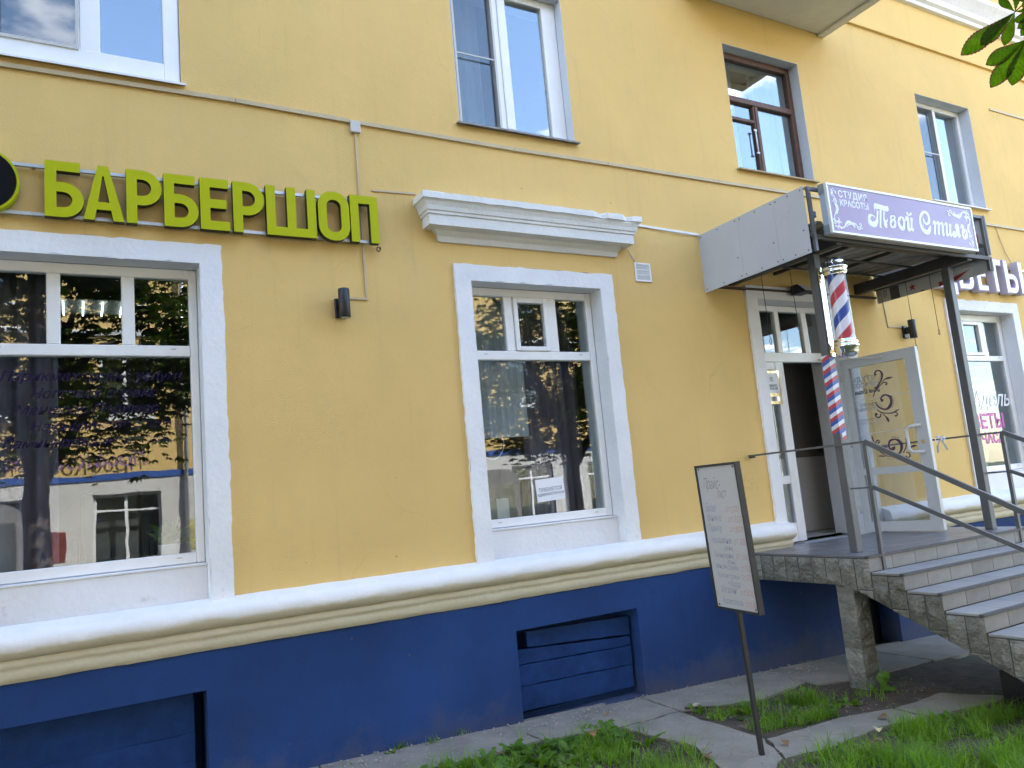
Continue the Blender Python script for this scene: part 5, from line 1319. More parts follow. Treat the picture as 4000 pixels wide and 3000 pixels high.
# striped tape round the post
p = MB(); zt0, zt1 = 2.10, 2.83; pitch = 0.112; e_ = 0.0425
px_, py_ = P1
cols = 3
ring = [(px_-e_, py_+e_), (px_-e_, py_-e_), (px_+e_, py_-e_), (px_+e_, py_+e_)]
per = 8*e_; NZ = 160
for sgi in range(4):
    a, b_ = ring[sgi], ring[(sgi+1) % 4]
    NU = 10
    for i in range(NU):
        u0, u1 = i/NU, (i+1)/NU
        s0 = (sgi+(u0+u1)/2)*2*e_
        zz_ = [zt0-0.06*(sgi == 1)*((u0+u1)/2 > 0.3)]
        k0 = (zz_[0]-0.42*s0)/(pitch/3); nxt = (math.floor(k0)+1)*(pitch/3)+0.42*s0
        while nxt < zt1: zz_.append(nxt); nxt += pitch/3
        zz_.append(zt1)
        for z0_, z1_ in zip(zz_[:-1], zz_[1:]):
            if z1_-z0_ < 1e-4: continue
            ci = int(math.floor(((z0_+z1_)/2-0.42*s0)/(pitch/3))) % 3
            du0, du1 = (u0-(u0+u1)/2)*0.42*2*e_, (u1-(u0+u1)/2)*0.42*2*e_
            A = (a[0]+(b_[0]-a[0])*u0, a[1]+(b_[1]-a[1])*u0); B = (a[0]+(b_[0]-a[0])*u1, a[1]+(b_[1]-a[1])*u1)
            p.add([(A[0],A[1],z0_+du0), (B[0],B[1],z0_+du1), (B[0],B[1],z1_+du1), (A[0],A[1],z1_+du0)], [(0,1,2,3)], ci)
tape = [mat('tape_blue', (0.03,0.09,0.36), 0.45, bump=0.3, bscale=90), mat('tape_white', (0.62,0.64,0.70), 0.4, bump=0.3, bscale=90), mat('tape_red', (0.42,0.05,0.07), 0.45, bump=0.3, bscale=90)]
p.build('striped_tape', [tape[1], tape[0], tape[2]], post1)

# light box sign
lb = thing('light_box_sign', (7.0, -1.45, 3.86), 'lilac light box sign with white ornament lettering on the canopy front', 'sign')
LX0, LX1, LB0, LB1, LYF, LYB = 5.866, 8.112, 3.862, 4.328, -1.500, -1.412
p = MB(); p.box(LX0, LX1, LYF+0.012, LYB, LB0, LB1); p.build('case', M['alu_side'], lb)
p = MB(); frame_ring(p, LX0-0.003, LX1+0.003, LB0-0.003, LB1+0.003, 0.022,0.022,0.022,0.022, LYF, LYF+0.03); p.build('frame', M['alu'], lb, bevel=0.003)
p = MB(); p.box(LX0+0.02, LX1-0.02, LYF+0.006, LYF+0.0115, LB0+0.02, LB1-0.02); p.build('face', M['lilac'], lb)
for z in (LB0-0.004, LB1-0.085):
    p = MB(); p.box(LX0-0.0055, LX0-0.001, LYF+0.031, LYB+0.002, z, z+0.09); p.build('corner_plate', mat('zinc_plate', (0.24,0.28,0.30), 0.5, 0.4, spots=0.8, sscale=60, spotcol=(0.05,0.05,0.05)), lb)
p = MB(); p.box(LX0, LX1, LYF+0.031, LYB-0.002, LB0-0.0055, LB0-0.0035); p.build('bottom_plate', mat('cream_bottom', (0.55,0.50,0.45), 0.6), lb)
v, f = strokes_polys([[(x, z, w_*0.86) for x, z, w_ in s_] for s_ in SIGN_TEXT])
p = MB(); lay(p, v, f, (LX0-0.004, LYF+0.0055, LB0-0.002), (1,0,0), (0,0,1), (0,-1,0))
p.build('lettering', M['signwhite'], lb)
p = MB(); v, f = text_polys('СТУДИЯ', 0.088, 0.002, 0, 1.18); lay(p, v, f, (LX0+0.152, LYF+0.0055, LB0+0.350), (1,0,0), (0,0,1), (0,-1,0))
v, f = text_polys('КРАСОТЫ', 0.082, 0.002, 0, 1.0); lay(p, v, f, (LX0+0.156, LYF+0.0055, LB0+0.268), (1,0,0), (0,0,1), (0,-1,0))
p.build('lettering', M['signwhite'], lb)
v, f = strokes_polys(SIGN_ORN)
p = MB(); lay(p, v, f, (LX0-0.004, LYF+0.005, LB0-0.002), (1,0,0), (0,0,1), (0,-1,0)); p.build('ornament', M['signwhite'], lb)
p = MB(); lay(p, [(2.246-q[0], 0.466-q[1], q[2]) for q in v], f, (LX0-0.004, LYF+0.005, LB0-0.002), (1,0,0), (0,0,1), (0,-1,0)); p.build('ornament', M['signwhite'], lb)
tag(MB().box(5.80, 5.86, -1.36, -1.33, 4.05, 4.11).build('junction_box', mat('blue_box', (0.10,0.20,0.48), 0.4), bevel=0.006), 'small blue cable box inside the gap beside the light box sign', 'box')

# barber pole
BP = (6.125, -1.262)
bp_ = thing('barber_pole', (BP[0], BP[1], 2.78), 'chrome barber pole with red white and blue stripes on the left post', 'barber pole')
def cap(z, flip):
    pr = [(0.0,0.0),(0.055,0.002),(0.088,0.018),(0.101,0.045),(0.103,0.085),(0.113,0.090),(0.115,0.104),(0.106,0.110),(0.104,0.125),(0.108,0.132),(0.106,0.142),(0.098,0.148),(0.096,0.165)]
    if flip: pr = [(r, -zz_) for r, zz_ in pr][::-1]
    q = MB(); q.lathe(pr, (BP[0], BP[1], z), 36, close=False); return q.build('chrome_cap', M['chrome'], bp_)
cap(2.780, False); cap(3.715, True)
p = MB(); zb0, zb1 = 2.93, 3.565; r_ = 0.074; NS = 36; tw = 1.35; pit_ = 0.41
seq = [1, 0, 2, 0] # blue white red white ; slot map
for s in range(NS):
    a0, a1 = 2*math.pi*s/NS, 2*math.pi*(s+1)/NS; am = (s+0.5)/NS
    bw_ = pit_/4
    def zof(k, a): return (k*bw_)+pit_*a/(2*math.pi)
    k = math.floor((zb0-pit_*am)/bw_)
    while zof(k, am*2*math.pi) < zb1:
        l0, h0 = zof(k, a0), zof(k+1, a0); l1, h1 = zof(k, a1), zof(k+1, a1)
        cl_ = lambda z: min(zb1, max(zb0, z))
        q = [cl_(l0), cl_(l1), cl_(h1), cl_(h0)]
        if max(q)-min(q) > 1e-5:
            A = (BP[0]+r_*math.cos(a0), BP[1]+r_*math.sin(a0)); B = (BP[0]+r_*math.cos(a1), BP[1]+r_*math.sin(a1))
            p.add([(A[0],A[1],q[0]),(B[0],B[1],q[1]),(B[0],B[1],q[2]),(A[0],A[1],q[3])], [(0,1,2,3)], seq[k % 4], True)
        k += 1
p.build('striped_cylinder', [mat('pole_white', (0.74,0.74,0.80), 0.5), mat('pole_blue', (0.025,0.065,0.33), 0.5), mat('pole_red', (0.52,0.035,0.06), 0.5)], bp_)
p = MB(); p.lathe([(0.092,2.93),(0.092,3.565)], (BP[0],BP[1],0), 36, close=False); p.build('glass_tube', glass_mat('pole_glass', (0.97,0.97,0.98), 1.35, 0.0), bp_)
p = MB(); p.box(6.075, 6.145, -1.122, -1.112, 2.815, 3.66); p.build('mounting_plate', M['chrome'], bp_, bevel=0.002)
p = MB()
for z in (2.86, 3.61): p.box(6.10, 6.135, -1.175, -1.1225, z-0.012, z+0.012); p.tube([(6.11,-1.1225,z+0.05),(6.11,-1.128,z+0.05)], 0.008, 8)
p.build('bracket', M['chrome'], bp_)

# floodlight and hanging cords under the canopy
fo = thing('floodlight', (7.02, -0.1, 3.72), 'small black floodlight under the canopy above the entrance', 'lamp')
p = MB(); p.add([(6.94,-0.25,3.722),(7.10,-0.25,3.722),(7.10,-0.06,3.726),(6.94,-0.06,3.726),(6.94,-0.15,3.83),(7.10,-0.15,3.83),(7.10,-0.06,3.83),(6.94,-0.06,3.83)], [(0,3,2,1),(4,5,6,7),(0,1,5,4),(1,2,6,5),(2,3,7,6),(3,0,4,7)]); p.build('body', M['black'], fo, bevel=0.005)
p = MB(); p.add([(6.955,-0.2545,3.735),(7.085,-0.2545,3.735),(7.085,-0.1625,3.825),(6.955,-0.1625,3.825)], [(0,1,2,3)]); p.build('lens', M['paper'], fo)
for (x, y, zt_, zb_, lab) in ((8.05,-0.7,3.92,2.98,'thin cord with a loop hanging in front of the right wall lamp'), (8.35,-0.8,3.92,3.14,'thin cord with a loop hanging left of the right canopy post'),
                              (6.24,-0.3,3.92,3.10,'thin cord hanging left in front of the entrance transom'), (6.69,-0.3,3.92,3.275,'thin cord hanging before the middle pane of the entrance transom')):
    q = [(x, y, zt_), (x+0.004, y, (zt_+zb_)/2), (x+0.008, y, zb_+0.07)] + [(x+0.008+0.014*math.sin(a*0.7), y, zb_+0.035+0.035*math.cos(a*0.7)) for a in range(1, 9)]
    o = MB().tube(q, 0.0035, 6).build('hanging_cord', M['rust']); tag(o, lab, 'cord', 'cords hanging under the canopy')

# ================================================================== PRICE BOARD
pb = thing('price_board', (3.925, -1.795, ground_z(3.9)), 'white handwritten price board in a dark frame on one thin pole', 'board')
ang = R_(-98.8); bx_ = Vector((math.cos(ang), math.sin(ang), 0)); lean = Vector((-0.0467, 0.0009, 1))
bz_ = lean.normalized(); bn_ = bx_.cross(bz_)
if bn_.x > 0: bn_ = -bn_
def bpnt(u, v, n): return Vector((3.925,-1.795,0)) + lean*v + bx_*u + bn_*n
def bbox_(mb, u0, u1, v0, v1, n0, n1, mi=0):
    vs = [bpnt(u, v, n) for v in (v0, v1) for u, n in ((u0,n0),(u1,n0),(u1,n1),(u0,n1))]
    mb.add(vs, [(0,3,2,1),(4,5,6,7),(0,1,5,4),(1,2,6,5),(2,3,7,6),(3,0,4,7)], mi)
def fixed(mb, name, m, par, bevel=0.0):
    me = mb.mesh(name, [m] if not isinstance(m, list) else m)
    bm = bmesh.new(); bm.from_mesh(me); bmesh.ops.recalc_face_normals(bm, faces=bm.faces)
    if bevel: bmesh.ops.bevel(bm, geom=bm.edges[:], offset=bevel, segments=1, affect='EDGES')
    bm.to_mesh(me); bm.free(); return link(name, me, par)
HW = 0.239; V0, V1 = 0.903, 1.904
frm = mat('dark_grey_tube', (0.042,0.042,0.046), 0.45, 0.2, var=0.2, vscale=10)
p = MB(); bbox_(p, -HW, -HW+0.016, V0, V1, -0.03, 0.012); bbox_(p, HW-0.016, HW, V0, V1, -0.03, 0.012); bbox_(p, -HW+0.016, HW-0.016, V0, V0+0.016, -0.03, 0.0118); bbox_(p, -HW+0.016, HW-0.016, V1-0.016, V1, -0.03, 0.0118)
fixed(p, 'frame', frm, pb)
p = MB(); bbox_(p, -HW+0.014, HW-0.014, V0+0.014, V1-0.014, -0.008, 0.004); fixed(p, 'panel', M['board'], pb)
p = MB(); bbox_(p, -0.014, 0.014, -0.16, V0, -0.016, 0.012); fixed(p, 'pole', frm, pb)
p = MB()
for u, v_ in ((-0.2,0.935),(0.2,0.935),(-0.222,1.35),(0.222,1.35),(-0.2,1.875),(0.2,1.875)): p.tube([bpnt(u,v_,0.004), bpnt(u,v_,0.008)], 0.006, 8)
p.build('screw', M['rust'], pb)
inks = {'k': MB(), 'b': MB(), 'r': MB()}
def hand(ink, body, u0, u1, v_, size, slope=-0.02, off=-0.0009):
    vv, ff = text_polys(body, size, off*size/0.07, 0.45, 0.98)
    x0_, x1_ = min(q[0] for q in vv), max(q[0] for q in vv); k_ = (u1-u0)/(x1_-x0_)
    vv = [((q[0]-x0_)*k_, q[1]*0.95 + 0.003*math.sin((q[0]-x0_)*55+v_*40) + slope*(q[0]-x0_)*k_, 0) for q in vv]
    lay(inks[ink], vv, ff, bpnt(u0, v_, 0.0045), bx_, bz_, bn_)
hand('k','Прайс-',-0.170,0.025,1.735,0.115); hand('k','лист',-0.03,0.085,1.668,0.10)
rows = [('Брови',-0.185,-0.065,1.578,0.085,'от200',0.045,0.195),('Маникюр',-0.185,-0.02,1.512,0.072,'от350',0.055,0.205),('Педикюр',-0.185,-0.035,1.442,0.072,'от800',0.06,0.205),
        ('Наращивание',-0.175,0.055,1.362,0.068,'от 500',0.075,0.218),('Ламинирование',-0.175,0.05,1.262,0.058,'от 1500',0.078,0.218),('Женские стрижки',-0.175,0.085,1.185,0.056,'от350',0.105,0.218),
        ('Мужские стрижки',-0.165,0.08,1.125,0.052,'от300',0.100,0.218),('Шугаринг',-0.155,0.035,1.025,0.070,'от300',0.060,0.214),('Косметология',-0.150,0.075,0.948,0.062,'от500',0.095,0.220)]
for a, ua, ub_, v_, s, pr, pa, pb_ in rows:
    hand('b', a, ua, ub_, v_, s); hand('r', pr, pa, pb_, v_-0.006, 0.068)
hand('b','ресниц',-0.04,0.06,1.314,0.054); hand('b','ресниц',-0.03,0.06,1.222,0.046); hand('b','+ борода',-0.06,0.075,1.072,0.058)
inks['k'].build('lettering', M['ink_black'], pb); inks['b'].build('lettering', M['ink_blue'], pb); inks['r'].build('lettering', M['ink_red'], pb)
# ================================================================== ACROSS THE STREET (seen in the window glass)
op = thing('opposite_house', (4, -18.2, 0), 'yellow house with blue band across the street, mirrored in the shop windows', 'building')
OY = -18.2
o_ops = []
for i in range(-6, 6):
    xc = 1.2+i*3.3
    o_ops += [(xc-0.65, xc+0.65, 5.0, 6.7), (xc-0.65, xc+0.65, 8.3, 9.9), (xc-0.85, xc+0.85, 0.9 if i % 3 else 0.2, 2.8)]
ow = MB()
sheet(ow, -24, 21, 3.36, 11.2, OY, o_ops, 0, True); sheet(ow, -24, 21, 0.0, 3.2, OY+0.04, o_ops, 1, True); sheet(ow, -24, 21, 3.2, 3.36, OY+0.07, [], 2, True)
ow.add([(-24,OY+0.07,3.36),(21,OY+0.07,3.36),(21,OY,3.36),(-24,OY,3.36)], [(0,1,2,3)], 2)
ow.build('wall', [M['yellow'], mat('pale_lower_render', (0.62,0.60,0.56), 0.85, var=0.15, vscale=0.8, spots=0.5, sscale=2.0, spotcol=(0.3,0.28,0.25)), mat('blue_band', (0.03,0.09,0.32), 0.6)], op)
p = MB(); p.box(-24.3, 21.3, OY-9, OY+0.5, 11.2, 11.5); p.add([(-24.3,OY+0.5,11.5),(21.3,OY+0.5,11.5),(21.3,OY-4.5,13.2),(-24.3,OY-4.5,13.2)], [(3,2,1,0)]); p.build('roof', M['roofred'], op)
p = MB(); p.box(-24, 21, OY-9, OY-8.9, 0, 11.2); p.box(-24, 21, OY-0.5, OY-0.45, 0, 11.2); p.build('inner_wall', M['room'], op)
wm = MB(); frame_ring(wm, -0.65, 0.65, 0, 1.7, 0.09,0.09,0.09,0.09, -0.03, 0.03); wm.box(-0.05,0.05,-0.03,0.03,0.09,1.61); wm.box(-0.75,0.75,0.0,0.2,-0.12,-0.02)
wm = wm.mesh('window', [M['pvc']]); gm = MB(); gm.box(-0.6,0.6,-0.01,0.0,0.05,1.65); gm = gm.mesh('pane', [M['glass']])
sm = MB(); frame_ring(sm, -0.85, 0.85, 0, 1.9, 0.08,0.08,0.08,0.08, -0.03, 0.03); sm.box(-0.04,0.04,-0.03,0.03,0.08,1.82); sm.box(-0.77,0.77,-0.03,0.03,1.4,1.46); sm = sm.mesh('window', [M['pvc']])
gs = MB(); gs.box(-0.8,0.8,-0.01,0.0,0.05,1.85); gs = gs.mesh('pane', [M['glass']])
for i in range(-6, 6):
    xc = 1.2+i*3.3
    for z, a, b_ in ((5.0, wm, gm), (8.25, wm, gm), (0.9, sm, gs)):
        if not (-9 < xc < 20): continue
        o = link('window', a, op); o.matrix_parent_inverse = Matrix.Identity(4); o.location = Vector((xc, OY-0.12, z))-op.location
        q = link('pane', b_, o); q.matrix_parent_inverse = Matrix.Identity(4)
for xd in (-2.1, 4.5, 12.9):
    hw_ = 0.85; a_ = arc(xd, 2.35, hw_, 0.4, 0, 180, 12)
    p = MB(); p.prism([(xd-hw_,0.2),(xd+hw_,0.2)]+a_, OY+0.05, OY+0.12); dr_ = p.build('arched_door', mat('door_grey', (0.22,0.21,0.20), 0.6, var=0.2, vscale=3), op)
    p = MB(); p.box(xd-hw_*0.8, xd-0.04, OY+0.125, OY+0.14, 0.5, 2.2); p.box(xd+0.04, xd+hw_*0.8, OY+0.125, OY+0.14, 0.5, 2.2); p.build('door_glass', M['glass'], dr_)
    p = MB(); p.box(xd-1.3, xd+1.3, OY+0.05, OY+1.1, 0.16, 0.32); p.box(xd-1.3, xd+1.3, OY+1.1, OY+1.45, 0.16, 0.24); p.build('door_step', M['paving'], op)
for xd, cc_ in ((-3.6,(0.1,0.35,0.33)),(-0.6,(0.22,0.06,0.05)),(3.1,(0.55,0.5,0.2)),(6.1,(0.12,0.2,0.42)),(10.9,(0.5,0.16,0.1))):
    p = MB(); p.box(xd-0.3, xd+0.3, OY+0.045, OY+0.06, 1.1, 1.9); p.build('wall_poster', mat('poster', cc_, 0.5, var=0.5, vscale=6), op)
for xd in (-4.6, 2.75, 9.3, 15.9):
    p = MB(); p.tube([(xd, OY+0.14, 0.3), (xd, OY+0.14, 11.1)], 0.06, 8); p.build('downpipe', M['rail_steel'], op)
p = MB(); p.sweep([(0,7.3),(0.08,7.32),(0.1,7.45),(0,7.5)], [(21,OY,0,1),(-24,OY,0,1)]); p.build('string_course', M['white'], op)
p = MB(); v, f = text_polys('ПрофКосметика', 0.52, 0.004, 0, 1.0); lay(p, v, f, (1.7, OY+0.09, 3.55), (-1,0,0), (0,0,1), (0,1,0)); p.build('shop_lettering', M['mauve_edge'], op)

rs = thing('road_sign', (10.4, -12.6, 0.06), 'blue and red road signs on a pole, mirrored in the shop window', 'sign')
p = MB(); p.tube([(10.4,-14.7,0.1),(10.4,-14.7,3.3)], 0.03, 10); p.build('pole', M['rail_steel'], rs)
p = MB(); p.box(10.1,10.7,-14.66,-14.65,2.6,3.2); p.build('plate', mat('sign_blue', (0.02,0.09,0.42), 0.4), rs)
p = MB(); p.add([(10.18,-14.645,2.68),(10.62,-14.645,2.68),(10.4,-14.645,3.12)], [(2,1,0)]); p.build('symbol', M['signwhite'], rs)
def disc_y(r, y, n=24): return [(10.4+r*math.cos(2*math.pi*k/n), y, 2.2+r*math.sin(2*math.pi*k/n)) for k in range(n)]
p = MB(); p.add(disc_y(0.32,-14.65), [tuple(range(24))[::-1]]); p.build('round_plate', mat('sign_red', (0.5,0.03,0.03), 0.4), rs)
p = MB(); p.add(disc_y(0.25,-14.645), [tuple(range(24))[::-1]]); p.build('round_field', mat('sign_blue2', (0.02,0.09,0.42), 0.4), rs)

# ------------------------------------------------------------------ chestnut trees
def crown_mesh(name, rad, h0, h1, nclump, nleaf, seed):
    rnd = random.Random(seed); vs = []; fs = []
    cz = (h0+h1)/2; rz = (h1-h0)/2
    for c in range(nclump):
        while True:
            p = Vector((rnd.uniform(-1,1), rnd.uniform(-1,1), rnd.uniform(-1,1)))
            if 0.35 < p.length < 1.0: break
        ctr = Vector((p.x*rad, p.y*rad, cz+p.z*rz)); cr_ = rnd.uniform(0.45, 0.85)
        for l in range(nleaf):
            q = Vector((rnd.gauss(0,1), rnd.gauss(0,1), rnd.gauss(0,0.55)))*cr_*0.55 + ctr
            d0 = rnd.uniform(0, 6.28); tilt = rnd.uniform(0.1, 0.7); s = rnd.uniform(0.11, 0.19)
            for k in range(5):
                a = d0+(k-2)*0.62; u = Vector((math.cos(a), math.sin(a), -tilt)).normalized(); wv_ = u.cross(Vector((0,0,1))).normalized()
                ln = s*(1.0 if k == 2 else 0.85); b = len(vs)
                vs += [q, q+u*ln*0.62+wv_*ln*0.2+Vector((0,0,0.01)), q+u*ln+Vector((0,0,-0.02)), q+u*ln*0.62-wv_*ln*0.2+Vector((0,0,0.01))]
                fs.append((b, b+1, b+2, b+3))
    me = bpy.data.meshes.new(name); me.from_pydata([tuple(v) for v in vs], [], fs); me.materials.append(M['leaf_far']); me.update()
    return me
def trunk_mesh(h, r, rad, htop, seed):
    rnd = random.Random(seed); m = MB()
    m.tube([(0,0,-0.3),(0.02,0,0.3),(0.0,0.04,h*0.6),(0.05,0.0,h)], [r*1.5, r*1.05, r*0.9, r*0.75], 14)
    for k in range(8):
        a = k*0.8+rnd.uniform(-0.3,0.3); z0 = h*rnd.uniform(0.65,1.0); l = rad*rnd.uniform(0.6,0.95); zt = rnd.uniform(h+0.6, htop-0.6)
        p0 = Vector((0.03,0.02,z0)); p3 = Vector((math.cos(a)*l, math.sin(a)*l, zt)); p1 = p0.lerp(p3,0.35)+Vector((0,0,0.25)); p2 = p0.lerp(p3,0.7)+Vector((0,0,0.25))
        m.tube([p0,p1,p2,p3], [r*0.5,r*0.36,r*0.22,r*0.06], 8)
    m.tube([(0.05,0,h),(0.0,0.1,(h+htop)/2),(0.1,0,htop-0.4)], [r*0.75,r*0.45,r*0.08], 10)
    return m.mesh('trunk', [M['bark']])
crA = crown_mesh('crown', 3.1, 2.5, 8.8, 140, 75, 3); crB = crown_mesh('crown', 2.6, 3.0, 8.2, 90, 70, 5)
tkA = trunk_mesh(3.6, 0.2, 2.6, 8.6, 2); tkB = trunk_mesh(3.4, 0.17, 2.3, 8.0, 4)
def tree(x, y, rz, a, sc, label):
    t = thing('chestnut_tree', (x, y, 0), label, 'tree', 'chestnut trees along the street', rz)
    t.scale = (sc, sc, sc)
    for nm, me in (('trunk', tkA if a else tkB), ('crown', crA if a else crB)):
        o = bpy.data.objects.new(nm, me); COL.objects.link(o); o.parent = t
    return t
tree(-0.6, -9.2, 0.4, True, 1.1, 'big chestnut tree mirrored in the shop window under the lime letters')
tree(-5.8, -8.2, 2.0, False, 1.5, 'chestnut tree at the left end of the street row')
tree(4.9, -9.7, 3.6, False, 0.95, 'chestnut tree between the middle and left street trees')
tree(10.3, -9.3, 1.1, True, 0.95, 'chestnut tree with dark trunk mirrored in the shop window under the hood')
tree(-11.5, -8.6, 5.0, True, 1.4, 'tall chestnut tree far out to the left of the street row')

# near chestnut whose branch reaches into the top right corner
nt2 = thing('chestnut_tree', (5.6, -8.0, 0), 'near chestnut tree whose serrated leaves hang into the top right corner', 'tree', 'chestnut trees along the street')
o = bpy.data.objects.new('trunk', trunk_mesh(3.2, 0.13, 1.1, 5.6, 9)); COL.objects.link(o); o.parent = nt2
o = bpy.data.objects.new('crown', crown_mesh('crown', 1.3, 3.3, 5.8, 20, 50, 11)); COL.objects.link(o); o.parent = nt2
K = 1.306; CAMP = Vector((0, -CAM_D, CAM_H))
def far_(p): return CAMP + (Vector(p)-CAMP)*K
twig_end = Vector((2.80, -4.70, 3.30))
p = MB(); p.tube([(5.55,-7.95,3.1),(4.9,-7.2,3.75),(4.0,-6.1,3.85),(3.3,-5.25,3.6),twig_end], [0.05,0.035,0.022,0.014,0.008], 8); p.build('branch', M['bark'], nt2)
def leaf(hub, tips, width, seed):
    rnd = random.Random(seed); vs = []; fs = []; rim = []; vein = []
    view = (hub-CAMP).normalized()
    for tip in tips:
        hub_, tip_ = Vector(hub), Vector(tip); ax = tip_-hub_; L_ = ax.length; ax.normalize()
        sd = ax.cross(view).normalized(); nrm = sd.cross(ax).normalized(); nu, nv = 36, 8; b = len(vs)
        wmax = width*L_*rnd.uniform(0.9, 1.1); sag = rnd.uniform(0.04, 0.10)*L_
        for i in range(nu+1):
            t = i/nu
            wd = wmax*(max(0.0, t)**0.9)*(1-t**3.4)**0.95*1.3 if t < 1 else 0
            wd *= (0.55+0.45*min(1, t*1.6))
            ser = 1+0.10*(i % 2)
            for j in range(nv+1):
                s = -1+2*j/nv
                q = hub_+ax*(L_*t)+sd*(s*wd*(ser if abs(s) > 0.9 else 1))+nrm*(0.22*abs(s)*wd*0.9-sag*4*t*(1-t)*0.4)
                q += nrm*(0.004*math.sin(t*58+abs(s)*6.0)*abs(s))
                vs.append(q); rim.append(max(abs(s)**3, max(0,(t-0.75)/0.25)**2*0.8)); vein.append(0.5+0.5*math.sin(t*62-abs(s)*9))
        fs += [(b+i*(nv+1)+j, b+(i+1)*(nv+1)+j, b+(i+1)*(nv+1)+j+1, b+i*(nv+1)+j+1) for i in range(nu) for j in range(nv)]
    me = bpy.data.meshes.new('leaf'); me.from_pydata([tuple(v) for v in vs], [], fs)
    a = me.attributes.new('rim', 'FLOAT', 'POINT'); a.data.foreach_set('value', rim)
    a = me.attributes.new('vein', 'FLOAT', 'POINT'); a.data.foreach_set('value', vein)
    for pl_ in me.polygons: pl_.use_smooth = True
    me.materials.append(M['leaf_near']); me.update()
    o = link('leaf', me, nt2)
    pt = MB(); pt.tube([hub, hub.lerp(twig_end, 0.5)+Vector((0,0,0.02)), twig_end], 0.0022, 6); pt.build('leaf_stalk', M['weed'], nt2)
    return o
hA = far_((2.024,-4.912,2.888))
leaf(hA, [far_(q) for q in ((1.989,-4.787,2.836),(2.000,-4.832,2.840),(2.038,-4.868,2.826),(2.000,-4.893,2.930),(2.040,-4.93,2.97),(2.06,-4.98,2.87))], 0.25, 1)
hB = far_((2.054,-4.912,2.822))
leaf(hB, [far_(q) for q in ((2.021,-4.826,2.794),(2.047,-4.814,2.743),(2.071,-4.853,2.733),(2.092,-4.905,2.735),(2.105,-4.96,2.78))], 0.26, 2)
hC = far_((2.040,-4.945,2.885))
leaf(hC, [far_(q) for q in ((2.050,-4.92,2.80),(2.075,-4.95,2.79),(2.015,-4.93,2.93),(2.03,-4.97,2.95))], 0.27, 3)

hD = far_((2.060,-4.958,2.868))
leaf(hD, [far_(q) for q in ((2.034,-4.905,2.850),(2.043,-4.905,2.832),(2.024,-4.905,2.868),(2.05,-4.93,2.80),(2.035,-4.925,2.905))], 0.3, 4)

# ================================================================== GRASS, WEEDS, LITTER
def inside(pt, poly):
    x, y = pt; r = False; j = len(poly)-1
    for i in range(len(poly)):
        if (poly[i][1] > y) != (poly[j][1] > y) and x < (poly[j][0]-poly[i][0])*(y-poly[i][1])/(poly[j][1]-poly[i][1])+poly[i][0]: r = not r
        j = i
    return r
patches = [([(1.4,-0.62),(2.2,-0.66),(2.9,-0.62),(3.3,-0.72),(3.66,-0.85),(3.68,-1.4),(3.36,-2.1),(2.6,-2.1),(1.5,-1.6)], 5200, 0.85),
           ([(4.28,-0.86),(4.9,-0.88),(5.35,-1.05),(5.2,-1.5),(4.7,-1.5),(4.3,-1.42)], 1700, 0.8),
           ([(3.5,-2.2),(4.05,-2.02),(4.5,-2.02),(5.1,-1.97),(5.6,-2.1),(6.2,-2.3),(6.3,-2.9),(5.2,-3.4),(3.9,-3.1)], 10500, 0.95),
           ([(5.4,-1.05),(6.0,-1.2),(6.2,-1.5),(5.5,-1.55)], 130, 0.6)]
rnd = random.Random(21)
gvs = []; gfs = []
def blade(x, y, z, L_, az, ln, w):
    b = len(gvs); d = Vector((math.cos(az), math.sin(az), 0)); s = Vector((-d.y, d.x, 0))*w
    for k in range(4):
        t = k/3; q = Vector((x, y, z)) + d*(ln*L_*t*t) + Vector((0,0,L_*(t-0.35*ln*t*t))); ww = (1-t)**0.7 if k < 3 else 0.02
        gvs.append(tuple(q-s*ww)); gvs.append(tuple(q+s*ww))
    for k in range(3): gfs.append((b+2*k, b+2*k+1, b+2*k+3, b+2*k+2))
for poly, cnt, hs in patches:
    x0, x1 = min(q[0] for q in poly), max(q[0] for q in poly); y0, y1 = min(q[1] for q in poly), max(q[1] for q in poly)
    n = 0
    while n < cnt:
        x, y = rnd.uniform(x0, x1), rnd.uniform(y0, y1)
        if not inside((x, y), poly): continue
        dns = noise.noise(Vector((x*3.0, y*3.0, 5)))*2.0+0.5
        if rnd.random() > dns: n += 0.25; continue
        clump = noise.noise(Vector((x*6, y*6, 9)))*0.5+0.6
        for k in range(3):
            L_ = hs*rnd.uniform(0.05, 0.22)*(0.45+clump*1.0)
            blade(x+rnd.gauss(0,0.012), y+rnd.gauss(0,0.012), soil_z(x, y)-0.005, L_, rnd.uniform(0, 6.28), rnd.uniform(0.2, 1.25), rnd.uniform(0.0018, 0.0042))
        n += 3
for (x, y) in ((2.55,-0.03),(2.05,-0.05),(2.3,-0.08),(3.4,-0.5)):
    for k in range(40): blade(x+rnd.gauss(0,0.03), y-abs(rnd.gauss(0,0.015)), ground_z(x), rnd.uniform(0.03,0.09), rnd.uniform(0,6.28), rnd.uniform(0.2,0.9), 0.002)
me = bpy.data.meshes.new('grass'); me.from_pydata(gvs, [], gfs); me.materials.append(M['grass']); me.update()
tag(link('grass', me), 'green grass growing between the concrete slabs at the foot of the wall', 'grass', kind='stuff')

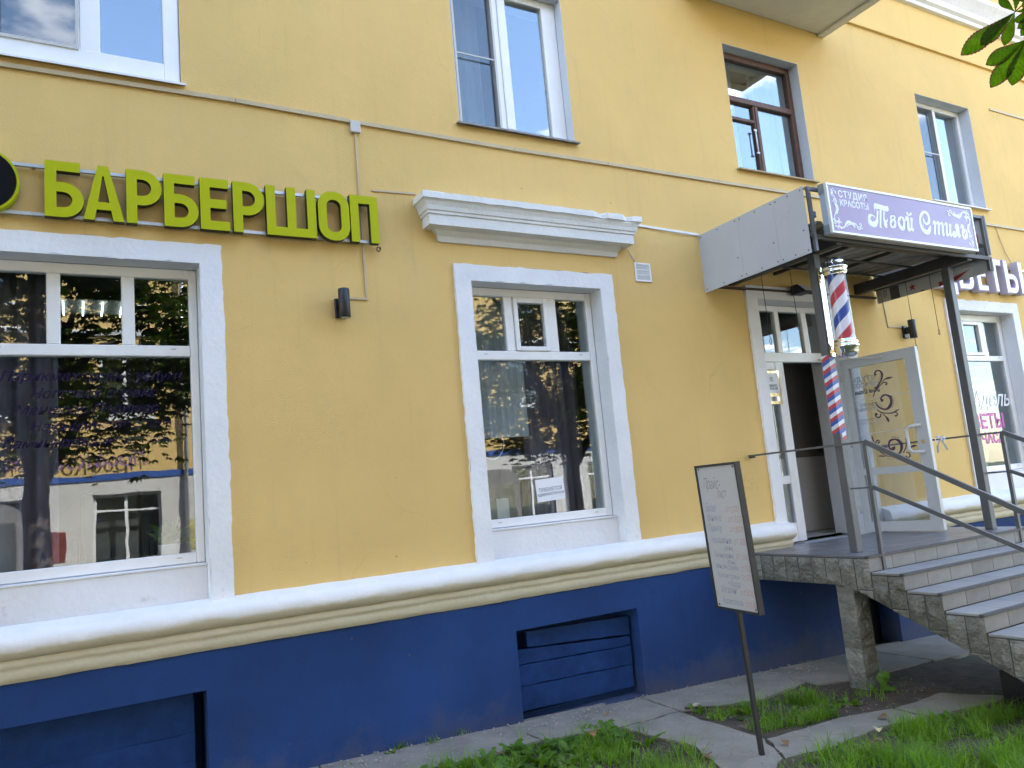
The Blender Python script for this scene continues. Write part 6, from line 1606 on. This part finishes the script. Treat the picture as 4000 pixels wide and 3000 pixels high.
wvs, wfs = [], []
def weed_leaf(base, az, el, L_, w, lobes):
    d = Vector((math.cos(az)*math.cos(el), math.sin(az)*math.cos(el), math.sin(el))); s = Vector((-math.sin(az), math.cos(az), 0)); up = s.cross(d)
    n = 10; b = len(wvs)
    for i in range(n+1):
        t = i/n; q = Vector(base)+d*(L_*t)-Vector((0,0,L_*0.45*t*t))
        ww = w*math.sin(min(1.0, t*1.05+0.06)*math.pi)**0.7*(0.55+0.75*t if lobes else 1)*(1+(0.45 if i % 2 else -0.35)*lobes)
        if i == n: ww = 0.001
        wvs.append(tuple(q+s*ww+up*ww*0.25)); wvs.append(tuple(q)); wvs.append(tuple(q-s*ww+up*ww*0.25))
    for i in range(n):
        for k in range(2): wfs.append((b+3*i+k, b+3*i+k+1, b+3*i+3+k+1, b+3*i+3+k))
def rosette(x, y, n, L_, w, lobes=1, el=(0.4, 1.2)):
    for k in range(n):
        weed_leaf((x+rnd.gauss(0,0.01), y+rnd.gauss(0,0.01), soil_z(x, y)), rnd.uniform(0,6.28), rnd.uniform(*el), L_*rnd.uniform(0.6,1.15), w*rnd.uniform(0.7,1.2), lobes)
for i in range(80):
    x = rnd.uniform(1.5, 3.55); y = -0.70-abs(rnd.gauss(0.22,0.32))
    rosette(x, y, rnd.randint(5, 9), rnd.uniform(0.15, 0.27), 0.025)
for i in range(14): rosette(rnd.uniform(4.3,5.7), rnd.uniform(-0.85,-1.45), rnd.randint(4,7), 0.13, 0.020)
for i in range(34): rosette(rnd.uniform(4.4,6.4), rnd.uniform(-1.98,-2.9), rnd.randint(4,7), 0.12, 0.024, 0.3)
rosette(4.33,-0.74,5,0.26,0.026,1,(0.8,1.35)); rosette(1.95,-0.10,9,0.11,0.02); rosette(0.80,-0.14,5,0.14,0.02,1,(0.9,1.4)); rosette(1.62,-0.16,6,0.08,0.02)
me = bpy.data.meshes.new('weeds'); me.from_pydata(wvs, [], wfs); me.materials.append(M['weed'])
for pl_ in me.polygons: pl_.use_smooth = True
me.update()
tag(link('weeds', me), 'dandelions and low weeds mixed into the grass', 'weeds', kind='stuff')

# lobed seedling at the foot of the column
vn = thing('seedling', (5.98, -1.2, ground_z(6)), 'small lobed green seedling at the foot of the stair column', 'plant')
vvs, vfs = [], []
for k in range(16):
    c = Vector((5.98+rnd.gauss(0,0.06), -1.21-abs(rnd.gauss(0,0.05)), ground_z(6)+abs(rnd.gauss(0.06,0.05)))); a0 = rnd.uniform(0,6.28); s = rnd.uniform(0.022,0.04)
    nrm = Vector((rnd.gauss(-0.5,0.3), rnd.gauss(-0.7,0.3), rnd.uniform(0.4,1))).normalized(); ux = nrm.orthogonal().normalized(); uy = nrm.cross(ux); b = len(vvs); m_ = 14
    vvs.append(tuple(c)); vvs += [tuple(c+(ux*math.cos(a0+6.28*i/m_)+uy*math.sin(a0+6.28*i/m_))*s*(1 if i % 3 else 0.6)) for i in range(m_)]
    vfs += [(b, b+1+i, b+1+(i+1) % m_) for i in range(m_)]
me = bpy.data.meshes.new('foliage'); me.from_pydata(vvs, [], vfs); me.materials.append(M['weed']); me.update(); link('foliage', me, vn)
p = MB(); p.tube([(5.98,-1.2,ground_z(6)-0.02),(5.99,-1.21,0.0),(5.97,-1.23,0.14)], 0.004, 6); p.build('stem', M['weed'], vn)

# fallen leaves
def fallen(x, y, s, rz, m, label, lift=0.0):
    q = MB(); n = 8; vs = []
    for i in range(n+1):
        t = i/n; ww = 0.36*math.sin(math.pi*min(1, t*0.95+0.04))**0.8
        for j in (-1, 0, 1): vs.append((t-0.5, j*ww, 0.10*abs(j)*ww*2+0.18*math.sin(t*math.pi*1.3)+0.05*math.sin(t*9+j)))
    q.add(vs, [(3*i+j, 3*i+3+j, 3*i+4+j, 3*i+1+j) for i in range(n) for j in range(2)], 0, True)
    o = q.build('fallen_leaf', M[m]); o.location = (x, y, ground_z(x)+0.02+lift); o.rotation_euler = (rnd.gauss(0,0.25), rnd.gauss(0,0.25), rz); o.scale = (s, s, s)
    tag(o, label, 'leaf', 'fallen leaves on the ground')
fallen(4.62,-2.18,0.085,0.6,'drypale','pale curled fallen leaf in the grass right of the price board', 0.10)
fallen(4.42,-2.32,0.09,2.4,'dry','orange brown fallen leaf in the grass below the pale one', 0.09)
fallen(3.13,-1.02,0.10,1.0,'dry','rust brown fallen leaf in the grass below the cellar hatch', 0.10)
fallen(5.35,-0.30,0.08,0.3,'dry','brown fallen leaf on the apron beside the blue plinth under the landing')
fallen(3.72,-0.36,0.07,2.0,'drypale','yellowish fallen leaf on the slab below the cellar hatch')
fallen(4.43,-0.62,0.07,0.2,'drypale','pale fallen leaf on the slab edge between hatch and price board')
for x, y, lab in ((5.6,-2.15,'brown fallen leaf on bare soil right of the path slab, nearest the grass'),(5.85,-2.2,'brown fallen leaf on the soil below the stair side, second from the right'),(6.05,-2.05,'brown fallen leaf in the dark under the lower stairs'),(5.2,-1.78,'brown fallen leaf on the middle of the path slab'),
                  (5.95,-2.42,'brown fallen leaf in the weeds under the rock-faced stair side'),(4.2,-1.75,'brown fallen leaf beside the foot of the price board'),(3.62,-1.62,'brown fallen leaf at the grass edge left of the price board foot'),(4.55,-0.98,'brown fallen leaf in the grass beside the iron bar'),
                  (3.5,-0.55,'brown fallen leaf on the slab edge under the cellar hatch'),(6.15,-2.3,'brown fallen leaf furthest right at the stair foot')):
    fallen(x, y, rnd.uniform(0.055,0.085), rnd.uniform(0,6.28), 'dry', lab, 0.0)
# dead straw and twigs
tv, tf = [], []
for i in range(420):
    x = rnd.uniform(1.6, 6.5); y = rnd.uniform(-2.6, -0.08); a_ = rnd.uniform(0, 6.28); l_ = rnd.uniform(0.02, 0.09); w_ = rnd.uniform(0.0008, 0.002); z = ground_z(x)+0.006+rnd.random()*0.012; b = len(tv)
    dx_, dy_ = math.cos(a_)*l_, math.sin(a_)*l_; sx2, sy2 = -math.sin(a_)*w_, math.cos(a_)*w_
    tv += [(x-sx2,y-sy2,z),(x+sx2,y+sy2,z),(x+dx_+sx2,y+dy_+sy2,z+0.004),(x+dx_-sx2,y+dy_-sy2,z+0.004)]; tf.append((b,b+1,b+2,b+3))
me = bpy.data.meshes.new('straw'); me.from_pydata(tv, [], tf); me.materials.append(M['drypale']); me.update()
tag(link('straw', me), 'dead straw and twigs scattered over soil and slabs', 'straw', kind='stuff')
# gravel crumbs at the wall foot
cv_, cf_ = [], []
for i in range(1000):
    x = rnd.uniform(1.5, 6.6); y = -0.05-abs(rnd.gauss(0,0.3)) if i % 3 else rnd.uniform(-2.2,-0.1); s = rnd.uniform(0.002, 0.009)*(1.6 if rnd.random() < 0.06 else 1); b = len(cv_); z = ground_z(x)+0.016
    cv_ += [(x-s,y-s*0.7,z),(x+s,y-s*0.9,z),(x+s*0.8,y+s,z),(x-s*0.9,y+s*0.8,z),(x-s*0.2,y,z+s*1.1)]
    cf_ += [(b,b+1,b+4),(b+1,b+2,b+4),(b+2,b+3,b+4),(b+3,b,b+4)]
me = bpy.data.meshes.new('gravel'); me.from_pydata(cv_, [], cf_); me.materials.append(mat('grey_crumbs', (0.30,0.28,0.25), 0.9, var=0.4, vscale=60)); me.update()
tag(link('gravel', me), 'small stone crumbs scattered along the foot of the blue plinth', 'gravel', kind='stuff')
tag(MB().bar((4.27,-0.655,-0.015),(4.66,-0.90,-0.035),0.018,0.018).build('iron_bar', M['rust']), 'rusty iron bar lying on the edge of the concrete slab', 'bar')
